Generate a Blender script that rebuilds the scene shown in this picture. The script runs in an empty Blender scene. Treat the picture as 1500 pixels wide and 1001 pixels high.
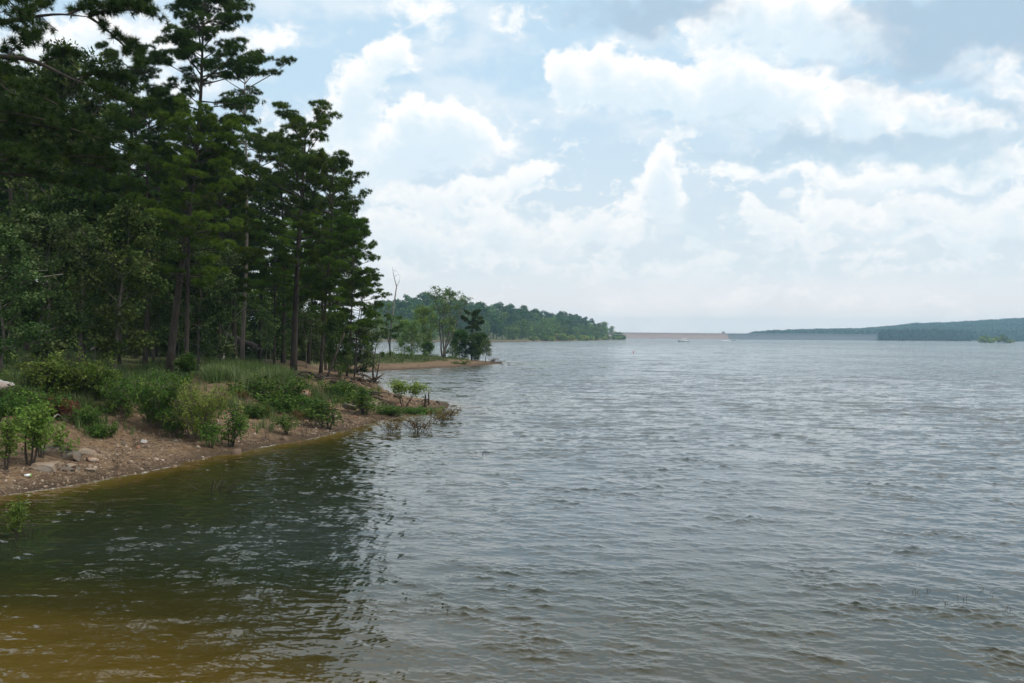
import bpy, math, random
import numpy as np
from mathutils import Vector, Matrix, Euler

R = math.radians
scene = bpy.context.scene
COL = scene.collection
rng = np.random.default_rng(7)
random.seed(7)

# ---------------------------------------------------------------- camera
CAM_H = 4.0
F = 1458.33                      # focal length in photo pixels (35 mm lens, 1500 px wide)
cam_d = bpy.data.cameras.new('camera')
cam = bpy.data.objects.new('camera', cam_d)
COL.objects.link(cam)
cam_d.lens = 35.0
cam_d.sensor_width = 36.0
cam_d.clip_start = 0.1
cam_d.clip_end = 20000
CAM_M = Matrix.Rotation(R(90 - 0.346), 4, 'X') @ Matrix.Rotation(R(0.47), 4, 'Z')
cam.matrix_world = Matrix.Translation((0, 0, CAM_H)) @ CAM_M
scene.camera = cam
CM3 = CAM_M.to_3x3()


def ray(px, py):
    """direction of sight through a point of the photo (1500 x 1001), scaled to y = 1"""
    d = CM3 @ Vector(((px - 750) / F, -(py - 500.5) / F, -1.0))
    return d / d.y


def azel(px, py):
    d = ray(px, py).normalized()
    return math.degrees(math.atan2(d.x, d.y)), math.degrees(math.asin(d.z))


# ---------------------------------------------------------------- object helpers
def link(o, parent=None):
    COL.objects.link(o)
    if parent is not None:
        o.parent = parent
    return o


def tag(o, label=None, cat=None, group=None, kind=None):
    if label:
        o['label'] = label
    if cat:
        o['category'] = cat
    if group:
        o['group'] = group
    if kind:
        o['kind'] = kind
    return o


def empty(name, loc, label, cat, group=None, rotz=0.0, scale=1.0, lean=(0, 0)):
    o = bpy.data.objects.new(name, None)
    o.empty_display_size = 0.3
    link(o)
    o.location = loc
    o.rotation_euler = Euler((lean[0], lean[1], 0)).to_matrix().to_4x4().__matmul__(Matrix.Rotation(rotz, 4, 'Z')).to_euler()
    o.scale = (scale,) * 3 if not isinstance(scale, (tuple, list)) else scale
    return tag(o, label, cat, group)


def make_mesh(name, V, faces, mat=None, smooth=False, attrs=None):
    """V (n,3); faces: list of int arrays (m,k); attrs: name -> (n,) floats"""
    V = np.asarray(V, np.float32)
    me = bpy.data.meshes.new(name)
    me.vertices.add(len(V))
    me.vertices.foreach_set('co', V.ravel())
    faces = [np.asarray(f, np.int32) for f in faces if len(f)]
    tot = sum(f.shape[0] for f in faces)
    loops = np.concatenate([f.ravel() for f in faces])
    sizes = np.concatenate([np.full(f.shape[0], f.shape[1], np.int32) for f in faces])
    starts = np.concatenate([[0], np.cumsum(sizes)[:-1]]).astype(np.int32)
    me.loops.add(len(loops))
    me.loops.foreach_set('vertex_index', loops)
    me.polygons.add(tot)
    me.polygons.foreach_set('loop_start', starts)
    me.polygons.foreach_set('loop_total', sizes)
    if smooth:
        me.polygons.foreach_set('use_smooth', np.ones(tot, bool))
    for k, a in (attrs or {}).items():
        at = me.attributes.new(k, 'FLOAT', 'POINT')
        at.data.foreach_set('value', np.asarray(a, np.float32))
    me.update(calc_edges=True)
    if mat:
        me.materials.append(mat)
    return me


def obj(name, me, parent=None, loc=None):
    o = bpy.data.objects.new(name, me)
    link(o, parent)
    if loc is not None:
        o.location = loc
    return o


class MB:
    """collects vertices and faces of one mesh"""
    def __init__(s):
        s.V, s.Q, s.T, s.A, s.n = [], [], [], [], 0

    def add(s, V, quads=None, tris=None, tint=None):
        V = np.asarray(V, float).reshape(-1, 3)
        if quads is not None and len(quads):
            s.Q.append(np.asarray(quads, int) + s.n)
        if tris is not None and len(tris):
            s.T.append(np.asarray(tris, int) + s.n)
        s.V.append(V)
        t = 0.5 if tint is None else tint
        s.A.append(np.broadcast_to(np.asarray(t, float), (len(V),)).copy())
        s.n += len(V)

    def mesh(s, name, mat, smooth=False):
        fs = []
        if s.Q:
            fs.append(np.concatenate(s.Q))
        if s.T:
            fs.append(np.concatenate(s.T))
        return make_mesh(name, np.concatenate(s.V), fs, mat, smooth, {'tint': np.concatenate(s.A)})

    def tube(s, pts, radii, n=6, tint=None, cap=True):
        P = np.asarray(pts, float)
        m = len(P)
        rad = np.asarray(radii, float)
        if rad.ndim == 0:
            rad = np.full(m, float(rad))
        T = np.gradient(P, axis=0)
        T /= np.linalg.norm(T, axis=1, keepdims=True) + 1e-9
        up = np.array([0, 0, 1.0]) if abs(T[0, 2]) < 0.9 else np.array([1.0, 0, 0])
        X = np.cross(T, up)
        X /= np.linalg.norm(X, axis=1, keepdims=True) + 1e-9
        Y = np.cross(T, X)
        a = np.linspace(0, 2 * np.pi, n, endpoint=False)
        V = P[:, None] + rad[:, None, None] * (X[:, None] * np.cos(a)[None, :, None] + Y[:, None] * np.sin(a)[None, :, None])
        i = np.arange(m - 1)[:, None] * n
        j = np.arange(n)[None]
        jn = (j + 1) % n
        Q = np.stack([i + j, i + jn, i + n + jn, i + n + j], -1).reshape(-1, 4)
        V = V.reshape(-1, 3)
        tr = None
        if cap:
            V = np.vstack([V, P[0], P[-1]])
            c0, c1 = m * n, m * n + 1
            tr = [(c0, (k + 1) % n, k) for k in range(n)] + [(c1, (m - 1) * n + k, (m - 1) * n + (k + 1) % n) for k in range(n)]
        s.add(V, Q, tr, tint)

    def box(s, c, size, rz=0.0, tint=None):
        sx, sy, sz = [v / 2 for v in size]
        V = np.array([(x, y, z) for z in (-sz, sz) for y in (-sy, sy) for x in (-sx, sx)])
        ca, sa = math.cos(rz), math.sin(rz)
        V = np.stack([V[:, 0] * ca - V[:, 1] * sa, V[:, 0] * sa + V[:, 1] * ca, V[:, 2]], 1) + np.asarray(c, float)
        s.add(V, [(0, 2, 3, 1), (4, 5, 7, 6), (0, 1, 5, 4), (2, 6, 7, 3), (0, 4, 6, 2), (1, 3, 7, 5)], tint=tint)

    def scatter(s, tv, tf, pos, rot, scl, tint):
        """copies of a small template: tv (k,3), tf (m,3|4), pos (n,3), rot (n,3,3), scl (n,)"""
        n, k = len(pos), len(tv)
        if n == 0:
            return
        V = np.einsum('nij,kj->nki', rot, tv) * np.asarray(scl)[:, None, None] + pos[:, None]
        f = (tf[None] + (np.arange(n) * k)[:, None, None]).reshape(-1, tf.shape[1])
        t = np.repeat(np.asarray(tint, float), k)
        if tf.shape[1] == 4:
            s.add(V.reshape(-1, 3), quads=f, tint=t)
        else:
            s.add(V.reshape(-1, 3), tris=f, tint=t)


def rand_rot(n, g):
    q = g.normal(size=(n, 4))
    q /= np.linalg.norm(q, axis=1, keepdims=True)
    w, x, y, z = q.T
    return np.stack([1 - 2 * (y * y + z * z), 2 * (x * y - z * w), 2 * (x * z + y * w),
                     2 * (x * y + z * w), 1 - 2 * (x * x + z * z), 2 * (y * z - x * w),
                     2 * (x * z - y * w), 2 * (y * z + x * w), 1 - 2 * (x * x + y * y)], 1).reshape(-1, 3, 3)


def z_to(axis, g):
    """rotations that turn +Z to each axis, with a random spin"""
    a = axis / (np.linalg.norm(axis, axis=1, keepdims=True) + 1e-9)
    h = g.normal(size=a.shape)
    x = np.cross(h, a)
    x /= np.linalg.norm(x, axis=1, keepdims=True) + 1e-9
    y = np.cross(a, x)
    return np.stack([x, y, a], -1)


def sstep(a, b, x):
    t = np.clip((np.asarray(x, float) - a) / (b - a), 0, 1)
    return t * t * (3 - 2 * t)


def vnoise(x, y, seed=0):
    xi, yi = np.floor(x).astype(np.int64), np.floor(y).astype(np.int64)
    xf, yf = x - xi, y - yi

    def h(a, b):
        n = (a * 374761393 + b * 668265263 + seed * 982451653) & 0x7fffffff
        n = ((n ^ (n >> 13)) * 1274126177) & 0x7fffffff
        return ((n ^ (n >> 16)) & 0xffff) / 65535.0
    u, v = xf * xf * (3 - 2 * xf), yf * yf * (3 - 2 * yf)
    return (h(xi, yi) * (1 - u) + h(xi + 1, yi) * u) * (1 - v) + (h(xi, yi + 1) * (1 - u) + h(xi + 1, yi + 1) * u) * v


def fbm(x, y, seed=0, oct=4):
    t, a, s = 0, 0.5, 1.0
    for i in range(oct):
        t = t + a * vnoise(x * s, y * s, seed + i * 17)
        a *= 0.5
        s *= 2.03
    return t / (1 - 0.5 ** oct)          # 0..1


# ---------------------------------------------------------------- materials
class NT:
    """tiny node-tree writer"""
    def __init__(s, tree):
        s.t = tree
        s.n = tree.nodes
        s.l = tree.links

    def node(s, kind, ins=None, **props):
        nd = s.n.new(kind)
        for k, v in props.items():
            setattr(nd, k, v)
        for k, v in (ins or {}).items():
            s.set(nd.inputs[k], v)
        return nd

    def set(s, sock, v):
        if isinstance(v, bpy.types.NodeSocket):
            s.l.new(v, sock)
        elif isinstance(v, bpy.types.Node):
            s.l.new(v.outputs[0], sock)
        else:
            sock.default_value = v

    def math(s, op, a, b=0.0, c=None, clamp=False):
        nd = s.node('ShaderNodeMath', {0: a, 1: b}, operation=op, use_clamp=clamp)
        if c is not None:
            s.set(nd.inputs[2], c)
        return nd.outputs[0]

    def vmath(s, op, a, b=(0, 0, 0)):
        nd = s.node('ShaderNodeVectorMath', {0: a, 1: b}, operation=op)
        return nd.outputs['Value' if op in ('DOT_PRODUCT', 'LENGTH') else 'Vector']

    def mix(s, fac, a, b):
        nd = s.n.new('ShaderNodeMix')
        nd.data_type = 'RGBA'
        s.set(nd.inputs[0], fac)
        s.set(nd.inputs[6], a)
        s.set(nd.inputs[7], b)
        return nd.outputs[2]

    def ramp(s, fac, stops, interp='LINEAR'):
        nd = s.n.new('ShaderNodeValToRGB')
        s.set(nd.inputs[0], fac)
        nd.color_ramp.interpolation = interp
        e = nd.color_ramp.elements
        while len(e) < len(stops):
            e.new(0.5)
        for k, (p, c) in enumerate(stops):
            e[k].position = p
            e[k].color = (*c, 1) if not isinstance(c, (int, float)) else (c, c, c, 1)
        return nd.outputs[0]

    def range(s, v, a, b, c=0.0, d=1.0, smooth=False):
        nd = s.node('ShaderNodeMapRange', {0: v, 1: a, 2: b, 3: c, 4: d}, interpolation_type='SMOOTHSTEP' if smooth else 'LINEAR')
        return nd.outputs[0]

    def noise(s, vec, scale, detail=3, rough=0.55, dims='3D', out=0):
        nd = s.node('ShaderNodeTexNoise', {'Scale': scale, 'Detail': detail, 'Roughness': rough}, noise_dimensions=dims)
        s.set(nd.inputs['Vector'], vec)
        return nd.outputs[out]

    def attr(s, name):
        return s.node('ShaderNodeAttribute', attribute_name=name).outputs['Fac']


def rgb(r, g, b):
    return (r, g, b, 1.0)


def new_mat(name):
    m = bpy.data.materials.new(name)
    m.use_nodes = True
    m.node_tree.nodes.clear()
    return m, NT(m.node_tree)


def finish(nt, shader):
    o = nt.n.new('ShaderNodeOutputMaterial')
    nt.set(o.inputs['Surface'], shader)


def leaf_mat(name, dark, mid, light, trans=0.25, rough=0.55, spec=0.12, var=0.25):
    m, nt = new_mat(name)
    col = nt.ramp(nt.attr('tint'), [(0.0, dark), (0.5, mid), (1.0, light)])
    rnd = nt.node('ShaderNodeObjectInfo').outputs['Random']
    hsv = nt.node('ShaderNodeHueSaturation', {'Color': col, 'Value': nt.range(rnd, 0, 1, 1 - var, 1 + var),
                                              'Hue': nt.range(rnd, 0, 1, 0.49, 0.515)})
    p = nt.node('ShaderNodeBsdfPrincipled', {'Base Color': hsv.outputs[0], 'Roughness': rough, 'Specular IOR Level': spec})
    tr = nt.node('ShaderNodeBsdfTranslucent', {'Color': hsv.outputs[0]})
    mx = nt.node('ShaderNodeMixShader', {0: trans, 1: p.outputs[0], 2: tr.outputs[0]})
    finish(nt, mx.outputs[0])
    return m


def bark_mat(name, a, b, sc=6.0):
    m, nt = new_mat(name)
    co = nt.node('ShaderNodeTexCoord').outputs['Object']
    v = nt.vmath('MULTIPLY', co, (1, 1, 0.22))
    n = nt.noise(v, sc, 6, 0.65)
    n2 = nt.noise(co, 0.9, 3, 0.6)
    col = nt.mix(nt.range(n, 0.3, 0.7), rgb(*a), rgb(*b))
    col = nt.mix(nt.range(n2, 0.5, 0.75, 0, 0.45), col, rgb(b[0] * 1.25, b[1] * 1.3, b[2] * 1.35))
    bp = nt.node('ShaderNodeBump', {'Strength': 0.9, 'Distance': 0.05, 'Height': n})
    p = nt.node('ShaderNodeBsdfPrincipled', {'Base Color': col, 'Roughness': 0.9, 'Specular IOR Level': 0.2, 'Normal': bp.outputs[0]})
    finish(nt, p.outputs[0])
    return m


def plain_mat(name, col, rough=0.6, metal=0.0, spec=0.4, var=0.12, sc=3.0, bump=0.0):
    m, nt = new_mat(name)
    co = nt.node('ShaderNodeTexCoord').outputs['Object']
    n = nt.noise(co, sc, 5, 0.6)
    c = nt.mix(n, rgb(*[x * (1 - var) for x in col]), rgb(*[min(1, x * (1 + var)) for x in col]))
    ins = {'Base Color': c, 'Roughness': rough, 'Metallic': metal, 'Specular IOR Level': spec}
    if bump:
        ins['Normal'] = nt.node('ShaderNodeBump', {'Strength': 0.8, 'Distance': bump, 'Height': n}).outputs[0]
    p = nt.node('ShaderNodeBsdfPrincipled', ins)
    finish(nt, p.outputs[0])
    return m


def rock_mat(name, a, b, c, sc=2.0):
    m, nt = new_mat(name)
    co = nt.node('ShaderNodeTexCoord').outputs['Object']
    n = nt.noise(co, sc, 6, 0.65)
    n2 = nt.noise(co, sc * 0.5, 3, 0.6)
    n3 = nt.noise(co, sc * 9, 5, 0.7)
    col = nt.mix(nt.range(n, 0.35, 0.65), rgb(*a), rgb(*b))
    col = nt.mix(nt.range(n2, 0.52, 0.62), col, rgb(*c))
    col = nt.mix(nt.range(n3, 0.3, 0.8, 0.0, 0.35), col, rgb(*[x * 0.5 for x in a]))
    bp = nt.node('ShaderNodeBump', {'Strength': 0.7, 'Distance': 0.05, 'Height': nt.math('ADD', n, nt.math('MULTIPLY', n3, 0.4))})
    p = nt.node('ShaderNodeBsdfPrincipled', {'Base Color': col, 'Roughness': 0.85, 'Specular IOR Level': 0.25, 'Normal': bp.outputs[0]})
    finish(nt, p.outputs[0])
    return m


M = {}
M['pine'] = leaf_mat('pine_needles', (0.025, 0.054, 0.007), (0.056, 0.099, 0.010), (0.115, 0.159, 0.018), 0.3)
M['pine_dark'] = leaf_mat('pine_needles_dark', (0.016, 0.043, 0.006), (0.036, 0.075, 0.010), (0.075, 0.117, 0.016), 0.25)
M['pine_yellow'] = leaf_mat('pine_needles_yellowish', (0.042, 0.088, 0.007), (0.086, 0.145, 0.011), (0.155, 0.215, 0.022), 0.32)
M['oak'] = leaf_mat('oak_leaves', (0.024, 0.049, 0.009), (0.053, 0.088, 0.015), (0.153, 0.187, 0.055), 0.28)
M['oak_cool'] = leaf_mat('oak_leaves_cool', (0.027, 0.060, 0.014), (0.060, 0.104, 0.027), (0.170, 0.221, 0.085), 0.28)
M['shrub_dark'] = leaf_mat('shrub_leaves_dark', (0.024, 0.066, 0.008), (0.052, 0.112, 0.014), (0.125, 0.195, 0.034), 0.32)
M['shrub_light'] = leaf_mat('shrub_leaves_light', (0.090, 0.150, 0.020), (0.170, 0.245, 0.038), (0.30, 0.36, 0.085), 0.35)
M['shrub_mid'] = leaf_mat('shrub_leaves_mid', (0.052, 0.102, 0.012), (0.100, 0.165, 0.024), (0.21, 0.27, 0.06), 0.32)
M['airy'] = leaf_mat('airy_leaves', (0.050, 0.100, 0.022), (0.095, 0.160, 0.040), (0.19, 0.26, 0.09), 0.35)
M['rust'] = leaf_mat('dead_brown_needles', (0.075, 0.022, 0.012), (0.13, 0.040, 0.022), (0.20, 0.07, 0.035), 0.2)
M['ochre'] = leaf_mat('ochre_leaves', (0.075, 0.050, 0.014), (0.12, 0.078, 0.022), (0.19, 0.12, 0.04), 0.25)
M['grass'] = leaf_mat('grass_blades', (0.050, 0.088, 0.022), (0.090, 0.138, 0.038), (0.190, 0.220, 0.095), 0.3)
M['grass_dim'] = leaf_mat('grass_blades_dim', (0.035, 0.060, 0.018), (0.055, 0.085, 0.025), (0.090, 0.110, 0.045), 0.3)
M['far_pine'] = leaf_mat('far_pine_leaves', (0.022, 0.054, 0.012), (0.040, 0.084, 0.018), (0.072, 0.125, 0.026), 0.1, 0.8, 0.1)
M['far_oak'] = leaf_mat('far_oak_leaves', (0.052, 0.100, 0.016), (0.092, 0.152, 0.025), (0.160, 0.215, 0.040), 0.15, 0.8, 0.1)
M['far_lime'] = leaf_mat('far_shrub_leaves', (0.11, 0.150, 0.020), (0.19, 0.235, 0.032), (0.28, 0.31, 0.06), 0.2, 0.8, 0.1)
M['far_wood'] = leaf_mat('far_wood_leaves', (0.010, 0.024, 0.013), (0.020, 0.042, 0.020), (0.042, 0.070, 0.028), 0.1, 0.9, 0.1)
M['bark_pine'] = bark_mat('pine_bark', (0.028, 0.023, 0.019), (0.078, 0.063, 0.053))
M['bark_oak'] = bark_mat('oak_bark', (0.060, 0.052, 0.044), (0.160, 0.142, 0.122), 9)
M['bark_pale'] = bark_mat('pale_pine_bark', (0.10, 0.085, 0.075), (0.22, 0.19, 0.165))
M['bark_dark'] = bark_mat('dark_bark', (0.028, 0.022, 0.018), (0.070, 0.055, 0.045), 8)
M['bark_grey'] = bark_mat('weathered_grey_wood', (0.12, 0.105, 0.09), (0.30, 0.27, 0.235), 8)
M['twig'] = bark_mat('twig_bark', (0.075, 0.055, 0.042), (0.16, 0.125, 0.10), 20)
M['drift'] = bark_mat('drift_wood', (0.085, 0.062, 0.045), (0.22, 0.165, 0.12), 12)
M['root'] = bark_mat('root_wood', (0.035, 0.027, 0.022), (0.10, 0.08, 0.065), 14)
M['rock_tan'] = rock_mat('tan_sandstone', (0.20, 0.145, 0.10), (0.33, 0.255, 0.185), (0.26, 0.22, 0.18))
M['rock_grey'] = rock_mat('grey_brown_rock', (0.10, 0.085, 0.068), (0.18, 0.155, 0.125), (0.14, 0.10, 0.07))
M['rock_pale'] = rock_mat('pale_lichen_rock', (0.30, 0.29, 0.275), (0.43, 0.42, 0.40), (0.34, 0.27, 0.235), 1.6)
M['rock_rust'] = rock_mat('rust_rock', (0.24, 0.12, 0.075), (0.33, 0.18, 0.115), (0.40, 0.32, 0.25))
M['white_paint'] = plain_mat('white_gelcoat', (0.75, 0.75, 0.74), 0.35)
M['alu'] = plain_mat('brushed_aluminium', (0.45, 0.46, 0.47), 0.35, 0.8)
M['deck_dark'] = plain_mat('dark_grey_panel', (0.09, 0.10, 0.11), 0.5)
M['red_cloth'] = plain_mat('faded_red_canvas', (0.42, 0.09, 0.08), 0.8)
M['buoy_red'] = plain_mat('faded_red_buoy_paint', (0.55, 0.13, 0.09), 0.5)
M['buoy_white'] = plain_mat('white_buoy_band', (0.7, 0.7, 0.68), 0.5)
M['foam'] = plain_mat('boat_wake_foam', (0.8, 0.82, 0.83), 0.9)
M['concrete'] = plain_mat('weathered_concrete', (0.30, 0.30, 0.29), 0.9, sc=0.3)
M['litter'] = plain_mat('white_plastic_cup', (0.8, 0.82, 0.8), 0.4)
M['lime_plastic'] = plain_mat('green_plastic_band', (0.25, 0.5, 0.12), 0.4)
M['vest'] = plain_mat('dark_clothing', (0.06, 0.07, 0.10), 0.9)

# ---------------------------------------------------------------- the lie of the land
def at_water(px, py):
    d = ray(px, py)
    t = CAM_H / -d.z
    return (d.x * t, t)


LAND = [(-260, -60), (40, -60), (34, -18), (18, -6), (8, 0.0), (1, 4.4), (-4, 8.0), (-8, 10.6), (-13, 12.0), (-19, 14), (-21, 18), (-17, 22.5)]
LAND += [at_water(*p) for p in [(0, 727), (60, 718), (110, 711), (170, 699), (215, 689), (260, 680), (300, 671), (350, 661), (400, 651), (440, 646), (480, 637),
                                (520, 626), (560, 615), (600, 608), (640, 601), (662, 597)]]
LAND += [at_water(*p) for p in [(655, 590), (610, 584), (575, 576), (556, 569), (540, 561), (528, 553), (519, 546.5), (560, 543.5), (610, 541), (660, 538.5), (700, 536), (735, 533)]]
LAND += [(-2, 150), (-10, 158), (-24, 166), (-48, 174), (-75, 190), (-120, 235), (-260, 300)]
LAND = np.array(LAND)

HEADL = np.array([((px - 750) / F * D, D) for px, D in
                  [(380, 640), (480, 610), (600, 612), (660, 618), (720, 636), (760, 668), (800, 722), (840, 805), (875, 930), (900, 1070), (915, 1150),
                   (917, 1210), (900, 1260), (840, 1250), (740, 1180), (600, 1080), (420, 1000)]])
SPIT = np.array([((px - 750) / F * D, D) for px, D in
                 [(1284, 1900), (1330, 1870), (1380, 1850), (1420, 1880), (1436, 1960), (1500, 2140), (1700, 2250), (1900, 2300), (1900, 4200), (900, 4200), (950, 2500), (1284, 2100)]])
ISLET = np.array([539.0, 1100.0])


def sdist(poly, x, y):
    """signed distance to a polygon outline, positive inside"""
    x = np.asarray(x, float)
    y = np.asarray(y, float)
    best = np.full(x.shape, 1e18)
    ins = np.zeros(x.shape, bool)
    n = len(poly)
    for i in range(n):
        ax, ay = poly[i]
        bx, by = poly[(i + 1) % n]
        dx, dy = bx - ax, by - ay
        t = np.clip(((x - ax) * dx + (y - ay) * dy) / (dx * dx + dy * dy), 0, 1)
        best = np.minimum(best, (x - ax - t * dx) ** 2 + (y - ay - t * dy) ** 2)
        c = (ay > y) != (by > y)
        with np.errstate(divide='ignore', invalid='ignore'):
            ins ^= c & (x < (bx - ax) * (y - ay) / (by - ay + 1e-12) + ax)
    d = np.sqrt(best)
    return np.where(ins, d, -d)


def main_d(x, y):
    w = 0.35 * (fbm(x * 0.45, y * 0.45, 3, 3) - 0.5) * 2
    return sdist(LAND, x, y) + w


def terr(x, y):
    """ground height, shore distance"""
    x = np.atleast_1d(np.asarray(x, float))
    y = np.atleast_1d(np.asarray(y, float))
    d = main_d(x, y)
    s = np.maximum(-d, 0)
    under = -np.minimum(7.0, (0.092 + 0.32 * sstep(13.5, 19, y)) * s + 0.006 * s * s)
    dd = np.maximum(d, 0)
    pen = sstep(86, 102, y) * sstep(-70, -30, x)
    wide = 1.0 + 0.5 * (1 - sstep(35, 48, y))              # the beach is wider close to the camera
    lump = fbm(x * 0.33, y * 0.33, 11, 4) - 0.5
    fine = fbm(x * 1.7, y * 1.7, 23, 3) - 0.5
    e = np.maximum(dd + lump * 1.6 * sstep(1, 4, dd), 0)
    bank = 0.17 * np.minimum(e, 3 * wide) + 1.15 * sstep(2.6 * wide, 6.2 * wide, e) + 0.055 * np.maximum(e - 7, 0)
    bank = np.where(bank > 5.5, 5.5 + (bank - 5.5) * 0.2, bank)
    low = 0.085 * np.minimum(dd, 6) + 0.35 * sstep(4, 10, dd) + 0.012 * np.maximum(dd - 10, 0)
    land = bank * (1 - pen) + low * pen
    land = land + lump * 0.45 * sstep(1.5, 6, dd) * (1 - 0.7 * pen) + fine * 0.12 * sstep(0.3, 3, dd)
    z = np.where(d > 0, land, under)
    z = np.where(z < -6.9, -7, z)
    # wooded headland, islet, far shore
    far = y > 400
    if far.any():
        fx, fy = x[far], y[far]
        h = sdist(HEADL, fx, fy)
        zh = np.where(h > 0, 0.9 * sstep(0, 5, h) + 15.0 * sstep(4, 140, h), -0.05 * -h - 0.01)
        q = np.hypot((fx - ISLET[0]) / 21.0, (fy - ISLET[1]) / 8.0)
        zi = np.where(q < 1.25, 1.0 * (1 - sstep(0.2, 1.05, q)) - 0.15, -5)
        p = sdist(SPIT, fx, fy)
        pxx = fx / np.maximum(fy, 1) * F + 750
        ridge = np.interp(pxx, [1050, 1100, 1150, 1200, 1260, 1300, 1340, 1400, 1450, 1500, 1600], [-3, 1, 7, 11, 13, 20, 30, 34, 42, 48, 55])
        zp = np.where(p > 0, np.minimum(1.5, 0.05 * p) + np.maximum(ridge, 0) * sstep(2050, 2900, fy) * (1 + 0.16 * (fbm(fx * 0.004, fy * 0.004, 5, 3) - 0.5)), -0.03 * -p)
        zf = np.maximum(np.maximum(zh, zi), zp)
        z[far] = np.maximum(z[far], np.maximum(zf, -7))
    return z, d


def tz(x, y):
    return float(terr(x, y)[0][0])


def gp(px, py, far=400.0):
    """ground point seen at a place in the photo"""
    d = ray(px, py)
    t = np.concatenate([np.arange(12, 140, 0.1), np.arange(140, far, 1.0)])
    z = np.maximum(terr(d.x * t, t)[0], 0.0)
    hit = np.nonzero(z >= CAM_H + d.z * t)[0]
    k = t[hit[0]] if len(hit) else 60.0
    return Vector((d.x * k, k, tz(d.x * k, k)))


def at(px, Y):
    x = ray(px, 500).x * Y
    return Vector((x, Y, tz(x, Y)))


def top_h(px, py, base):
    """height a thing at base needs for its top to be seen at (px, py)"""
    return CAM_H + ray(px, py).z * base.y - base.z


def polar(front, n_front, n_back, radii):
    a = np.concatenate([np.linspace(-front, front, n_front), np.linspace(front, 2 * np.pi - front, n_back + 2)[1:-1]])
    rr, aa = np.meshgrid(radii, a, indexing='ij')
    m, n = rr.shape
    i = np.arange(m - 1)[:, None] * n
    j = np.arange(n)[None]
    jn = (j + 1) % n
    Q = np.stack([i + j, i + n + j, i + n + jn, i + jn], -1).reshape(-1, 4)
    return rr, aa, rr * np.sin(aa), rr * np.cos(aa), Q


# ground: one sheet from under the camera to the horizon
rad = np.concatenate([[0.01, 1, 2, 4, 6, 8, 10], np.geomspace(12, 130, 330), np.geomspace(132, 5100, 240)])
rr, aa, gx, gy, gq = polar(R(36), 760, 90, rad)
shape = gx.shape
gz, gd = terr(gx.ravel(), gy.ravel())
g_x, g_y = gx.ravel(), gy.ravel()
patch = fbm(g_x * 0.12, g_y * 0.12, 31, 4)
pen_m = sstep(86, 102, g_y) * sstep(-90, -40, g_x)
grassy = sstep(0.35, 0.62, patch + 0.25 * sstep(7, 14, gd)) * sstep(4.5, 9, gd + (patch - 0.5) * 6)
grassy = np.where(pen_m > 0.5, sstep(5.0, 7.5, gd + (patch - 0.5) * 5), grassy)
litter = sstep(5, 9, gd) * (1 - pen_m)
far_land = (g_y > 400) & (gz > 0)
hd = np.zeros_like(gz)
hd[far_land] = sstep(0.5, 1.1, gz[far_land])
grassy = np.where(far_land, hd, grassy)
litter = np.where(far_land, 0.0, litter)


def ground_mat():
    m, nt = new_mat('ground_soil')
    co = nt.node('ShaderNodeNewGeometry').outputs['Position']
    n = nt.noise(co, 0.8, 6, 0.65)
    peb = nt.node('ShaderNodeTexVoronoi', {'Scale': 11.0, 'Vector': co})
    peb2 = nt.node('ShaderNodeTexVoronoi', {'Scale': 27.0, 'Vector': co})
    pc = nt.node('ShaderNodeSeparateColor', {0: peb.outputs['Color']})
    gravel = nt.ramp(pc.outputs[0], [(0.0, (0.060, 0.040, 0.024)), (0.35, (0.110, 0.074, 0.044)), (0.7, (0.165, 0.115, 0.070)), (1.0, (0.27, 0.21, 0.145))])
    clay = nt.mix(nt.range(n, 0.35, 0.7), rgb(0.105, 0.060, 0.030), rgb(0.195, 0.120, 0.064))
    col = nt.mix(0.55, clay, gravel)
    big = nt.noise(co, 0.45, 5, 0.7)
    col = nt.mix(nt.range(big, 0.50, 0.72, 0.0, 0.7), col, rgb(0.075, 0.050, 0.032))
    col = nt.mix(nt.range(nt.noise(co, 0.7, 4, 0.6), 0.60, 0.75, 0.0, 0.6), col, rgb(0.27, 0.205, 0.130))
    lit = nt.mix(n, rgb(0.060, 0.038, 0.024), rgb(0.15, 0.09, 0.055))
    col = nt.mix(nt.math('MULTIPLY', nt.attr('litter'), nt.range(n, 0.3, 0.6, 0.5, 1.0)), col, lit)
    gr = nt.mix(nt.noise(co, 2.5, 4, 0.6), rgb(0.035, 0.050, 0.018), rgb(0.090, 0.110, 0.035))
    col = nt.mix(nt.math('MULTIPLY', nt.attr('grassy'), nt.range(nt.noise(co, 1.3, 4, 0.7), 0.3, 0.55, 0.35, 1.0)), col, gr)
    z = nt.node('ShaderNodeSeparateXYZ', {0: co}).outputs[2]
    wet = nt.range(nt.math('ADD', z, nt.math('MULTIPLY', nt.math('SUBTRACT', n, 0.5), 0.12)), 0.03, 0.20, 0.38, 1.0)
    col = nt.node('ShaderNodeHueSaturation', {'Color': col, 'Value': wet}).outputs[0]
    h = nt.math('ADD', nt.math('MULTIPLY', peb.outputs['Distance'], -0.6), nt.math('MULTIPLY', peb2.outputs['Distance'], -0.25))
    h = nt.math('ADD', h, n)
    bp = nt.node('ShaderNodeBump', {'Strength': 0.9, 'Distance': 0.06, 'Height': h})
    p = nt.node('ShaderNodeBsdfPrincipled', {'Base Color': col, 'Roughness': 0.92, 'Specular IOR Level': 0.2, 'Normal': bp.outputs[0]})
    finish(nt, p.outputs[0])
    return m


ground = obj('ground', make_mesh('ground', np.stack([g_x, g_y, gz], 1), [gq], ground_mat(), True, {'grassy': grassy, 'litter': litter}))
tag(ground, 'red brown clay and gravel ground of the lake shore', None, kind='structure')

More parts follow.
